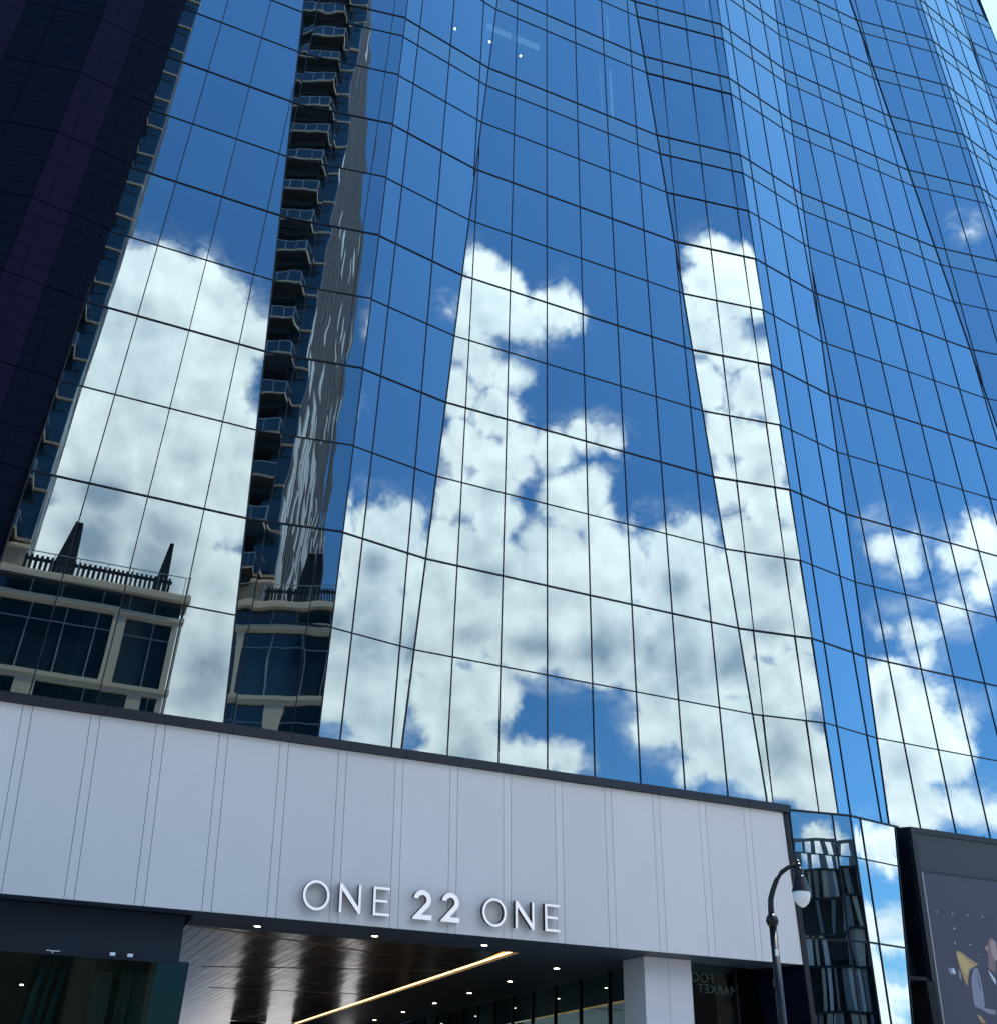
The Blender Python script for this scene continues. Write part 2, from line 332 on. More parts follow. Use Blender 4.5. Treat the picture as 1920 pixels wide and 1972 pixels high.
def tag(o, label, cat, group=None):
    o['label'] = label; o['category'] = cat
    if group: o['group'] = group
    return o
def structure(o):
    o['kind'] = 'structure'; return o

# ------------------------------------------------------------------ ground, road, pavements
BA = R(20.33)
DV = Vector((math.cos(BA), math.sin(BA), 0))          # along the street, to the right
NV = Vector((math.sin(BA), -math.cos(BA), 0))         # from the facade towards the street
def st(a, b, z=0.0): return DV * a - NV * b + Vector((0, 0, z))      # a along the street, b towards the facade
m = MB(); m.poly([(-900, -900, -.14), (900, -900, -.14), (900, 900, -.14), (-900, 900, -.14)]); structure(m.build('ground', 'asphalt'))
m = MB(); m.poly([st(-300, 1.5, -.136), st(300, 1.5, -.136), st(300, 12.2, -.136), st(-300, 12.2, -.136)]); structure(m.build('road', 'asphalt'))
for name, b0, b1 in (('pavement', 12.45, 130), ('pavement', -26, 1.25)):
    m = MB(); m.box(st(-200, b0, -.135), DV * 400, -NV * (b1 - b0), (0, 0, .135)); structure(m.build(name, 'paving'))
for b0 in (12.2, 1.25):
    m = MB()
    for k in range(-60, 60): m.box(st(k * 1.5, b0, -.135), DV * 1.49, -NV * .25, (0, 0, .14))
    structure(m.build('kerb', 'kerb'))
m = MB()
for k in range(-30, 30): m.box(st(k * 6, 6.8, -.132), DV * 3, -NV * .12, (0, 0, .002))
structure(m.build('road_marking', 'paint'))

# ------------------------------------------------------------------ the glass tower: folded curtain wall
U = 3.54; SC = 3.6 * U; ZT = 2.134363
def FV(x, y, dx, dy): return (x, y, dx, dy)
T_ = (1.1832956, .482006)
FC = (-.35040218, 1.93797489, -.00581864, .00522907)
FD = (-.12159031, 2.08060282, .04034721, .03510634)
FE = (.56801644, 2.3591703, -.06250674, -.00732839)
def sh(P, k): return (P[0] + T_[0] * k, P[1] + T_[1] * k, P[2], P[3])
def fold(P, z):
    u = (z - EYE) / SC - ZT
    return Vector(((P[0] + P[2] * u) * SC, (P[1] + P[3] * u) * SC, z))
Z0, Z1 = 9.5, 70.0
LV = [9.2, 12.38, 15.32, 18.30, 21.25, 24.18, 27.11, 30.03, 32.94, 35.87, 39.56, 45.19, 49.55, 53.91, 58.25, 62.60, 66.95, 70.0]
THICK = {9.2, 15.32, 21.25, 27.11, 32.94, 39.56, 45.19, 49.55, 53.91, 58.25, 62.60, 66.95, 70.0}
SP = [z - 1.23 for z in LV if z > 39]
LINES = sorted(LV + SP[:-1])
tower = thing('glass_tower', 'tall blue glass tower with folded mirror facade reflecting clouds and a hotel', 'tower', (10, 45, 0))

def clip(poly, f):                       # keep the side where f(h, z) >= 0
    out = []
    for i, p in enumerate(poly):
        q = poly[(i + 1) % len(poly)]; a, b = f(p), f(q)
        if a >= 0: out.append(p)
        if a * b < 0:
            t = a / (a - b); out.append((p[0] + (q[0] - p[0]) * t, p[1] + (q[1] - p[1]) * t))
    return out
def scr(p):                              # where a point falls in a unit picture (only to rank panes by size)
    v = Vector(p) - Vector((0, 0, EYE)); w = v.dot(_f)
    return (v.dot(_x) / w, v.dot(_y) / w) if w > .1 else (9, 9)
def area2(pts): return abs(sum(pts[i][0] * pts[(i + 1) % len(pts)][1] - pts[(i + 1) % len(pts)][0] * pts[i][1] for i in range(len(pts)))) / 2
panes = []                               # (picture area, points, material)
class Facet:
    def __init__(s, P, Q, twist=0.0, lo=None, hi=None):
        a, b = fold(P, 20), fold(Q, 20); up = (fold(P, 60) + fold(Q, 60)) / 2 - (a + b) / 2
        n = (b - a).cross(up).normalized()
        if n.y > 0: n = -n
        if twist:
            c = (a + b) / 2; n = Matrix.Rotation(-R(twist), 3, 'Z') @ n; a = a + n * ((c - a).dot(n))
        s.a, s.n = a, n; s.h = Vector((0, 0, 1)).cross(n).normalized()
        if s.h.x < 0: s.h = -s.h
        s.w = s.n.cross(s.h)
        if s.w.z < 0: s.w = -s.w
        hc = lambda F, z: (fold(F, z) - a).dot(s.h)
        s.l0, s.l1, s.r0, s.r1 = hc(P, Z0), hc(P, Z1), hc(Q, Z0), hc(Q, Z1)
        if lo is not None: s.l0 = s.l1 = (Vector(lo) - a).dot(s.h)
        if hi is not None: s.r0 = s.r1 = (Vector(hi) - a).dot(s.h)
    def pt(s, h, z, out=0.0): return s.a + s.h * h + s.w * ((z - s.a.z) / s.w.z) + s.n * out
    def L(s, z): return s.l0 + (s.l1 - s.l0) * (z - Z0) / (Z1 - Z0)
    def Rr(s, z): return s.r0 + (s.r1 - s.r0) * (z - Z0) / (Z1 - Z0)
    def glaze(s, off, mod, gm, lines=LINES, z0=9.2, z1=Z1, thick=THICK, mw=.029, jit=.0009, lean=0.0):
        ms = [off + mod * k for k in range(-14, 14)]
        fl = lambda p: p[0] - (s.l0 + (s.l1 - s.l0) * (p[1] - Z0) / (Z1 - Z0))
        fr = lambda p: (s.r0 + (s.r1 - s.r0) * (p[1] - Z0) / (Z1 - Z0)) - p[0]
        for za, zb in zip(lines[:-1], lines[1:]):
            for ha, hb in zip(ms[:-1], ms[1:]):
                p = clip(clip([(ha, za), (hb, za), (hb, zb), (ha, zb)], fl), fr)
                if len(p) < 3 or area2(p) < .004: continue
                cx = sum(q[0] for q in p) / len(p); cz = sum(q[1] for q in p) / len(p)
                jx, jz = random.gauss(0, jit), random.gauss(0, jit * .6)
                pts = [s.pt(h, z, (h - cx) * jx + (z - cz) * (jz - lean)) for h, z in p]
                c = scr(s.pt(cx, cz)); ar = area2([scr(q) for q in pts])
                g_ = gm
                if gm == 'glass':
                    g_ = random.choice(('glass', 'glass', 'glass_a', 'glass_b'))
                    if za > 36 and zb - za < 1.6: g_ = 'glass_spandrel'
                panes.append((ar if abs(c[0]) < .52 and abs(c[1]) < .53 else 0.0, pts, g_, (s.pt(cx, cz) - pts[0]).length))
        g = MB()
        for h in ms:
            zs = [z0, z1]
            # the mullion runs where it lies between the two folds
            ok = [z for z in [z0 + (z1 - z0) * i / 240 for i in range(241)] if s.L(z) + .03 <= h <= s.Rr(z) - .03]
            if len(ok) > 4: g.bar(s.pt(h, ok[0]), s.pt(h, ok[-1]), s.h, mw, s.n, .026)
        for z in lines:
            tw = .045 if z in thick else .027
            if s.Rr(z) - s.L(z) > .05: g.bar(s.pt(s.L(z), z), s.pt(s.Rr(z), z), s.w, tw, s.n, .028 if z in thick else .024)
        for A, B in ((s.L, None), (s.Rr, None)):
            g.bar(s.pt(A(z0), z0), s.pt(A(z1), z1), s.h, .034, s.n, .026)
        g.build('mullion_grid', 'mullion', tower)
A0 = (-12.24, 22.0, 20); END = (32.49, 41.06, 20)
FW1 = Facet(sh(FD, -1), sh(FE, -1), lo=A0); FW1.glaze(.60, 1.497, 'glass')
FX2 = Facet(sh(FE, -1), FC, twist=1.3); FX2.glaze(.86, 1.49, 'glass_wavy')
FY3 = Facet(FC, FD); FY3.glaze(.63, 1.47, 'glass')
FW4 = Facet(FD, FE); FW4.glaze(.76, 1.487, 'glass')
FX5 = Facet(FE, sh(FC, 1)); FX5.glaze(.84, 1.51, 'glass', lean=math.tan(R(.6)))
FY6 = Facet(sh(FC, 1), sh(FD, 1)); FY6.glaze(.60, 1.45, 'glass')
FW7 = Facet(sh(FD, 1), sh(FE, 1)); FW7.glaze(.76, 1.487, 'glass')
FX8 = Facet(sh(FE, 1), sh(FC, 2)); FX8.glaze(.86, 1.51, 'glass')
FY9 = Facet(sh(FC, 2), sh(FD, 2)); FY9.glaze(.60, 1.45, 'glass')
FW10 = Facet(sh(FD, 2), sh(FE, 2), hi=END); FW10.glaze(.76, 1.487, 'glass')
# the vertical street-level glazing below, set back under the overhang
LK = .9408; LF = Vector((11.3 * LK, 31.3 * LK, 0))
class Wall(Facet):
    def __init__(s, o, ang, l, r):
        s.h = Vector((math.cos(R(ang)), math.sin(R(ang)), 0)); s.n = Vector((math.sin(R(ang)), -math.cos(R(ang)), 0)); s.w = Vector((0, 0, 1))
        s.a = Vector((o[0], o[1], 0)); s.l0 = s.l1 = l; s.r0 = s.r1 = r
LZ = [0.15] + [EYE + (z - EYE) * LK for z in (3.3, 5.93, 8.33, 9.57)]; LT = LZ[-1]
Wall(LF, 12, -2.0, 0).glaze(-.58, 1.36, 'glass_low', LZ, .1, LT, {.15, LZ[2]}, jit=.0015)
ly = Wall(LF, 32, 0, 2.06); ly.r1 = 2.06 + .125 * (Z1 - Z0)
ly.glaze(.44, 1.74, 'glass_low', LZ, .1, LT, {.15, LZ[2]}, jit=.0015)
CDV = Vector((math.cos(R(22.1)), math.sin(R(22.1)), 0)); capd = MB(); h1, h2 = Vector((math.cos(R(12)), math.sin(R(12)), 0)), Vector((math.cos(R(32)), math.sin(R(32)), 0))
ring = [LF - h1 * 2.0, LF, LF + h2 * 2.2, LF + h2 * 2.2 + Vector((-1, 2.4, 0)), LF + Vector((-.6, 2.4, 0)), LF - h1 * 2 + Vector((-.4, 1.2, 0))]
for quad in ([ring[0], ring[1], ring[4], ring[5]], [ring[1], ring[2], ring[3], ring[4]]):
    capd.hexa([Vector((p.x, p.y, LT + .004)) for p in quad], [Vector((p.x, p.y, LT + .05)) for p in quad])
bk = Vector((-h2.y, h2.x, 0)) * .9; e0, e1 = LF + h2 * .885, LF + h2 * 2.02 + Vector((0, 0, LT)); g = h2 * .03; capd.hexa([e0, e0 + g, e0 + g + bk, e0 + bk], [e1, e1 + g, e1 + g + bk, e1 + bk]); q = LF + h2 * 2.3 + Vector((-h2.y, h2.x, 0)) * 1.5; capd.box(q, CDV * 12, Vector((-CDV.y, CDV.x, 0)) * .2, (0, 0, 9.3))
capd.build('ledge_cap', 'kiosk', tower)
panes.sort(key=lambda t: -t[0])
def pillow(m, pts, gm):
    """a pane as a very slightly bulged sheet, so that reflections bend a little inside it"""
    if len(pts) != 4: m.poly(pts); return
    s = random.gauss(.0003, .0006) * (1.6 if gm in ('glass_wavy', 'glass_low') else 1.0)
    a, b, c, d = [Vector(p) for p in pts]; n = (b - a).cross(d - a).normalized(); i0 = len(m.v); K = 6
    for j in range(K + 1):
        for i in range(K + 1):
            u, v = i / K, j / K
            p = a * (1 - u) * (1 - v) + b * u * (1 - v) + c * u * v + d * (1 - u) * v
            m.v.append(tuple(p + n * (s * (1 - (2 * u - 1) ** 2) * (1 - (2 * v - 1) ** 2))))
    for j in range(K):
        for i in range(K): q = i0 + j * (K + 1) + i; m.f.append((q, q + 1, q + K + 2, q + K + 1))
for i, (ar, pts, gm, _) in enumerate(panes[:99]):
    m = MB(); pillow(m, pts, gm); m.build('window_pane', gm, tower, recalc=False, smooth=True)
rest = {}
for ar, pts, gm, _ in panes[99:]: pillow(rest.setdefault(gm, MB()), pts, gm)
m = MB(); mats = []
me_idx = []
for gm, b in rest.items():
    o = len(m.v); m.v += b.v; m.f += [tuple(i + o for i in f) for f in b.f]; me_idx += [len(mats)] * len(b.f); mats.append(M[gm])
o = m.build('window_pane', mats[0], tower, recalc=False, smooth=True); o['kind'] = 'stuff'
for x in mats[1:]: o.data.materials.append(x)
for p, i in zip(o.data.polygons, me_idx): p.material_index = i
# inside: floors, core, columns close to the glass, a few lit lamps
FS = [FW1, FX2, FY3, FW4, FX5, FY6, FW7, FX8, FY9, FW10]
def outline(z, inset):
    pts = []
    for f in FS: pts += [f.pt(f.L(z), z, -inset), f.pt(f.Rr(z), z, -inset)]
    return [p for p in pts]
CDIR = Vector((math.cos(R(22.1)), math.sin(R(22.1)), 0)); CN = Vector((-CDIR.y, CDIR.x, 0))
CA, CB = Vector((-12, 26.6, 0)), Vector((30.5, 43.8, 0))
core = MB(); a, b = CA + CN * 3, CB + CN * 3
core.hexa([a + Vector((0, 0, 9.6)), b + Vector((0, 0, 9.6)), b + CN * 22 + Vector((0, 0, 9.6)), a + CN * 22 + Vector((0, 0, 9.6))],
          [a + Vector((0, 0, 69.6)), b + Vector((0, 0, 69.6)), b + CN * 22 + Vector((0, 0, 69.6)), a + CN * 22 + Vector((0, 0, 69.6))])
core.build('core_wall', 'core', tower)
for z in sorted(THICK):
    if z == 9.2: continue
    m = MB(); ring = outline(min(max(z, Z0 + .36), Z1 - .02), .10); t = Vector((0, 0, .34))
    for p, q in zip(ring[:-1], ring[1:]):
        if (q - p).length < .15: continue
        bk = lambda v: v + CN * ((CA + CN * 3.2 - v).dot(CN))
        quad = [p, q, bk(q), bk(p)]; m.hexa([v - t for v in quad], quad)
    m.build('roof' if z == 70.0 else 'floor_slab', 'slab', tower)
m = MB(); ring = outline(9.2, .0)
for p, q in zip(ring[:-1], ring[1:]):
    if (q - p).length < .15: continue
    bk = lambda v: v + CN * ((CA + CN * 3.2 - v).dot(CN))
    quad = [p, q, bk(q), bk(p)]; m.hexa([v + Vector((0, 0, -.004)) for v in quad], [v + Vector((0, 0, .02)) for v in quad])
m.build('overhang_soffit', 'ledge', tower)
m = MB(); m.box(Vector((-12.5, 22.3, 0)), CN * 30, -CDIR * .3, (0, 0, 70.0)); m.build('side_wall', 'pier_black', tower)
side = MB(); e0 = Vector((32.49, 41.06, 0)); side.box(e0 + Vector((0, 0, 0)), CN * 28, -CDIR * .3, (0, 0, 70.0)); side.build('side_wall', 'pier_black', tower)
for f, h, zl in ((FW4, 7.0, 39.9), (FW7, 6.6, 33.3), (FX5, 2.2, 33.3), (FW10, 2.2, 33.3)):
    m = MB(); p = f.pt(h, zl, -.75); m.tube([p, p + f.w * (69 - zl)], .34, 20); m.build('interior_column', 'white_col', tower, smooth=True)
for (x, y, z) in ((-2.59, 25.98, 40.82), (-1.13, 26.91, 41.39), (.23, 27.46, 41.28)):
    v = (Vector((x, y, z)) - Vector((0, 0, EYE))).normalized(); c = Vector((x, y, z)) + v * 1.8
    m = MB(); m.tube([c, c + Vector((0, 0, .02))], .055, 14); m.build('ceiling_lamp', 'lamp_far', tower)

# glowing panels added behind the upper panes to make the pale ceiling and column strips
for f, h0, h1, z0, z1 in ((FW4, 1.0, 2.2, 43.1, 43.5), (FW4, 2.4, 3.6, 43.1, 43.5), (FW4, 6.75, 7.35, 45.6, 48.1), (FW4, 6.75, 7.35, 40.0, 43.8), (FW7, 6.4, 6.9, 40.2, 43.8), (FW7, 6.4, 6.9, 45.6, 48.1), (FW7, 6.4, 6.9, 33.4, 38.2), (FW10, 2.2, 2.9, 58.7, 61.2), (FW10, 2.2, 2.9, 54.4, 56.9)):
    m = MB(); q = [f.pt(h, z, -.5) for h, z in ((h0, z0), (h1, z0), (h1, z1), (h0, z1))]; m.hexa(q, [v - f.n * .05 for v in q]); m.build('added_glow_panel', 'added_glow_panel', tower)

# the dark folded pier of metal panels at the left end
PP = [(-12.20, 22.02), (-12.36, 21.90), (-13.20, 21.42), (-14.16, 20.84), (-16.45, 20.35), (-19.6, 18.2), (-24, 16.8)]
PM = ['pier_black', 'pier_black', 'pier', 'pier_black', 'pier', 'pier']
pz = [0.0, 3, 6, 9.5] + LV[1:] + [74.0]
for (p, q), pm in zip(zip(PP[:-1], PP[1:]), PM):
    p, q = Vector((*p, 0)), Vector((*q, 0)); e = q - p; n = Vector((-e.y, e.x, 0)).normalized()
    if n.y > 0: n = -n
    m = MB(); back = MB()
    back.hexa([p - n * .04, q - n * .04, q - n * .5, p - n * .5], [v + Vector((0, 0, 74)) for v in (p - n * .04, q - n * .04, q - n * .5, p - n * .5)])
    back.build('pier_backing', 'pier_black', tower)
    cols = 1 if e.length < .5 else 2
    for za, zb in zip(pz[:-1], pz[1:]):
        rows = 5 if zb - za > 2 else 2
        for k in range(rows):
            a_, b_ = za + (zb - za) * k / rows + (.035 if k == 0 else .009), za + (zb - za) * (k + 1) / rows - .009
            cut = [0] + ([.62] if cols == 2 else []) + [1]
            for u0, u1 in zip(cut[:-1], cut[1:]):
                t0, t1 = random.gauss(0, .0022), random.gauss(0, .0022)
                s0, s1 = p + e * (u0 + .006), p + e * (u1 - .006)
                m.box(s0 - n * .03 + n * t0 + Vector((0, 0, a_)), s1 - s0 + n * (t1 - t0), n * .03, (0, 0, b_ - a_))
    m.build('pier_panels', pm, tower)
# rear volume that closes the tower behind the core
m = MB(); m.box(CA - CDIR * 2.6 + CN * 25.2 + Vector((0, 0, 5.3)), CDIR * 51, CN * .4, (0, 0, 64.5)); m.build('rear_wall', 'pier_black', tower)

# ------------------------------------------------------------------ entrance canopy
ZB = EYE + U; ZTOP = EYE + ZT * U
B0 = Vector((0, 7.614935 * U, ZB))
UP1 = Vector((0, 0, 1)) + NV * math.tan(R(8.14946)) + DV * math.tan(R(-5.05727))
UPL = UP1.length; UPN = UP1.normalized()
BN = DV.cross(UPN).normalized()
if BN.y > 0: BN = -BN                                        # outward normal of the leaning fascia
def bp(p, q, out=0.0): return B0 + DV * p + UPN * q + BN * out
QH = (ZTOP - ZB) * UPL
canopy = thing('entrance_canopy', 'pale grey panelled entrance canopy with dark soffit below the glass', 'canopy', tuple(bp(0, 0) + Vector((0, 4, -ZB))))
PL, PR0, PR1 = -17.0, 9.585, 9.40
js = []
k = -5
x = -9.935
while x > PL: x -= 1.4985
while x < 9.3: js += [x, x + .213]; x += 1.4985
js = [j for j in js if PL < j < 9.3]
edges = [PL] + js + [None]
m = MB(); G = .006
for a, b in zip(edges[:-1], edges[1:]):
    b0, b1 = (PR0, PR1) if b is None else (b - G, b - G)
    a0 = a + G
    m.hexa([bp(a0, 0), bp(b0, 0), bp(b0, 0, -.04), bp(a0, 0, -.04)], [bp(a0, QH), bp(b1, QH), bp(b1, QH, -.04), bp(a0, QH, -.04)])
m.build('fascia', 'fascia', canopy)
m = MB(); m.hexa([bp(PL, .03, -.045), bp(PR0, .03, -.045), bp(PR0, .03, -.25), bp(PL, .03, -.25)], [bp(PL, QH, -.045), bp(PR1, QH, -.045), bp(PR1, QH, -.25), bp(PL, QH, -.25)]); m.build('fascia_backing', 'joint', canopy)
# black ledge and edge trim
def tp(p, z, b): return Vector((0, 0, z)) + DV * p - NV * b     # b: distance from camera line towards facade
top = bp(0, QH); bt = -top.dot(NV)
m = MB()
for i in range(18):
    a, b = PL + i * 1.48, min(PL + (i + 1) * 1.48 - .012, 9.6)
    if a > 9.5: break
    off = DV.dot(top)
    z = ZTOP + .004
    m.hexa([tp(a + off, z, bt - .15), tp(b + off, z, bt - .15), tp(b + off, z, bt + 2.2), tp(a + off, z, bt + 2.2)],
           [tp(a + off, z + .21, bt - .15), tp(b + off, z + .21, bt - .15), tp(b + off, z + .30, bt + .2), tp(a + off, z + .30, bt + .2)])
m.build('ledge', 'ledge', canopy)
m = MB()
for (q0, q1, w) in ((-5.13, QH + .15, .17),):
    pl = lambda q: PR0 + .012 + (PR1 - PR0) * q / QH
    m.hexa([bp(pl(q0), q0, .03), bp(pl(q0) + w, q0, .03), bp(pl(q0) + w, q0, -.5), bp(pl(q0), q0, -.5)],
           [bp(pl(q1), q1, .03), bp(pl(q1) + w, q1, .03), bp(pl(q1) + w, q1, -.5), bp(pl(q1), q1, -.5)])
m.build('edge_trim', 'ledge', canopy, bevel=.012)
m = MB(); pl = lambda q: PR0 + .02 + (PR1 - PR0) * q / QH
m.hexa([bp(pl(-5.13), -5.13, -.02), bp(pl(-5.13) - .03, -5.13, -.02), bp(pl(-5.13) - .6, -5.13, -1.9), bp(pl(-5.13) - .5, -5.13, -1.9)],
       [bp(pl(-.02), -.02, -.02), bp(pl(-.02) - .03, -.02, -.02), bp(pl(-.02) - .6, -.02, -1.9), bp(pl(-.02) - .5, -.02, -1.9)])
m.build('end_wall', 'pier_black', canopy)
# soffit
bb = 26.957 * math.cos(BA)                                      # distance of the lower front edge
def sp(p, b, z): return DV * p - NV * (bb + b) + Vector((0, 0, z))
offp = B0.dot(DV)
m = MB()
def sof(p0, p1, b0, b1, z, t=.12): m.hexa([sp(offp + p0, b0, z), sp(offp + p1, b0, z), sp(offp + p1, b1, z), sp(offp + p0, b1, z)], [sp(offp + p0, b0, z + t), sp(offp + p1, b0, z + t), sp(offp + p1, b1, z + t), sp(offp + p0, b1, z + t)])
sof(PL, 9.55, .045, 2.46, ZB)
m.build('soffit', 'soffit', canopy)
GV = Vector((.305, -.952, 0)).normalized(); GP = Vector((.952, .305, 0)).normalized()   # LED line direction, and across it
def cg(c, y, z):                                                # the point at offset c across the slats and at depth y
    p = GP * c; t = (y - p.y) / GV.y; return Vector((p.x + GV.x * t, y, z))
def yfront(c):                                                  # where line c meets the back of the soffit strip
    p = GP * c; t = (bb + 2.46 - (-NV).dot(p)) / (-NV).dot(GV); return p.y + GV.y * t
m = MB(); a_ = 1.0
SE = (DV * math.cos(R(-1.6)) + (-NV) * math.sin(R(-1.6)))         # slats run straight back from the street
SDIR = Vector((math.cos(R(111.8)), math.sin(R(111.8)), 0))
while a_ < 15.8:
    p, q = sp(a_ + .008, 2.47, ZB + .02), sp(a_ + .302, 2.47, ZB + .02)
    st_ = lambda v: max(0.0, (9.8 - GP.dot(v)) / GP.dot(SDIR))
    p, q = p + SDIR * st_(p), q + SDIR * st_(q)
    if True:
        dz, dx = random.gauss(0, .0022), random.gauss(0, .0015)
        n = 9; t0 = t1 = 56.0
        w = [0] + [random.gauss(0, .0016) for _ in range(n)]
        for i in range(n):
            u0, u1 = i / n, (i + 1) / n
            a0, a1, b0, b1 = p + SDIR * (t0 * u0), p + SDIR * (t0 * u1), q + SDIR * (t1 * u0), q + SDIR * (t1 * u1)
            Z = Vector((0, 0, 1)); T = Z * .03
            lo0 = [a0 + Z * (dz + w[i]), b0 - Z * (dz - w[i]), b1 - Z * (dz - w[i + 1]), a1 + Z * (dz + w[i + 1])]
            m.hexa(lo0, [a0 + T, b0 + T, b1 + T, a1 + T])
    a_ += .31
m.build('ceiling_slats', 'slat', canopy)
for p, q in (((-7.49, 26.9), (-.62, 33.75)), ((-9.4, 36.7), (-.86, 35.2)), ((-11.0, 44.5), (-4.0, 45.2))):
    m = MB(); p, q = Vector((*p, ZB + .008)), Vector((*q, ZB + .008)); e = (q - p).normalized(); s = Vector((-e.y, e.x, 0)) * .022
    m.hexa([p - s, q - s, q + s, p + s], [v + Vector((0, 0, .012)) for v in (p - s, q - s, q + s, p + s)])
    m.build('ceiling_joint', 'bronze', canopy)
m = MB(); a = [cg(9.86, yfront(9.86) + .01, ZB + .09), cg(18, yfront(18) + .01, ZB + .09), cg(24, 80, ZB + .09), cg(9.86, 80, ZB + .09)]
a = [cg(10.12, yfront(10.12) + .01, ZB + .004), cg(14.9, yfront(14.9) + .01, ZB + .004), cg(14.9, 80, ZB + .004), cg(10.12, 80, ZB + .004)]
m.hexa(a, [v + Vector((0, 0, .12)) for v in a]); m.build('ceiling', 'soffit', canopy)
m = MB(); a = [cg(9.84, yfront(9.9) + .01, ZB + .09), cg(10.12, yfront(10.12) + .01, ZB + .09), cg(10.12, 80, ZB + .09), cg(9.84, 80, ZB + .09)]
m.hexa(a, [v + Vector((0, 0, .1)) for v in a]); m.build('light_cove', 'bronze', canopy)
y = yfront(9.95) + .06
while y < 70:
    y2 = y + 2.75
    a = [cg(9.95, y + .03, ZB + .035), cg(10.01, y + .03, ZB + .035), cg(10.01, y2 - .03, ZB + .035), cg(9.95, y2 - .03, ZB + .035)]
    m = MB(); m.hexa(a, [v + Vector((0, 0, .03)) for v in a]); m.build('light_strip', 'led', canopy)
    y = y2
def downlight(p, r=.075, parent=None, name='downlight', lm='lamp', z=None):
    p = Vector(p); m = MB(); m.tube([p + Vector((0, 0, -.004)), p + Vector((0, 0, .03))], r, 18); o = m.build(name, lm, parent)
    t = MB(); n = 20; i0 = len(t.v)
    for rr, zz in ((r, -.002), (r * 1.25, -.006), (r * 1.35, .0), (r, .0)):
        t.v += [tuple(p + Vector((rr * math.cos(6.2832 * k / n), rr * math.sin(6.2832 * k / n), zz))) for k in range(n)]
    for s in range(3):
        for k in range(n): j = (k + 1) % n; t.f.append((s * n + k, s * n + j, (s + 1) * n + j, (s + 1) * n + k))
    t.build('trim_ring', 'white_plastic', o)
for x, y in ((-5.62, 26.66), (-2.78, 27.65), (.05, 28.66)): downlight((x, y, ZB), parent=canopy)
for x, y in ((2.29, 33.38), (.98, 37.74), (-.44, 42.63), (-1.99, 48.06), (-3.72, 53.97), (-5.72, 60.81)): downlight((x, y, ZB), .085, canopy)
# column
cA = Vector((4.43, 29.63, 0)); m = MB()
m.box(cA, DV * 1.476, -NV * 1.24, (0, 0, ZB - .002)); m.build('column', 'column', canopy, bevel=.012)
m = MB(); m.box(cA + DV * .735 + NV * .003, DV * .006, NV * -.006, (0, 0, ZB - .01)); m.build('column_joint', 'joint', canopy)
# lobby glazing with mullions, interior and lamps
LD = Vector((-.2755, .9613, 0)); LO = Vector((4.26, 32.82, 0)) - LD * 2.3; LN = Vector((-.9613, -.2755, 0))
m = MB(); m.poly([LO, LO + LD * 42, LO + LD * 42 + Vector((0, 0, ZB)), LO + Vector((0, 0, ZB))]); m.build('lobby_window', 'glass_dark', canopy)
m = MB()
for k in range(0, 17): q = LO + LD * (2.3 + 1.08 + 2.45 * (k - 1)); m.box(q - LD * .03, LD * .06, LN * .06, (0, 0, ZB - .002))
m.build('lobby_mullion', 'mullion', canopy)
m = MB(); q = LO - LN * 9; m.box(q, LD * 44, -LN * .3, (0, 0, ZB)); q = LO - LN * .05; m.box(q + Vector((0, 0, ZB + .01)), LD * 44, -LN * 9, (0, 0, .1)); m.build('lobby_interior', 'room', canopy)
m = MB(); q = LO - LN * 8.6 + LD * 3; m.box(q, LD * 20, LN * .1, (0, 0, 2.6)); m.build('lobby_counter', 'brick', canopy)
for x, y in ((4.41, 37.95), (5.12, 39.46), (4.49, 41.85), (4.82, 42.01), (3.29, 42.77), (3.76, 44.34), (4.09, 44.46), (2.98, 47.05), (3.32, 47.25), (1.89, 48.14), (2.21, 49.71), (2.54, 49.87), (1.36, 52.49), (1.7, 52.76), (.46, 55.57), (.81, 55.68)):
    m = MB(); p = Vector((x, y, 5.03)); m.tube([p, p + Vector((0, 0, .008))], .075, 14); m.build('lobby_lamp', 'lamp_far', canopy)
m = MB(); p = Vector((-4.6, 62, 0)); m.box(p, (4.4, 0, 0), (0, .3, 0), (0, 0, 4.4)); m.build('lobby_partition', 'taupe', canopy)
# passage: side wall at left and slim piers at the bright far end
for (x0, x1, y) in ((-14.7, -13.1, 66), (-11.1, -8.75, 66), (-7.45, -1.5, 66)):
    m = MB(); m.box(Vector((x0, y, 0)), (x1 - x0, 0, 0), (.3, 1.2, 0), (0, 0, ZB - .01)); m.build('passage_pier', 'pier_black', canopy)

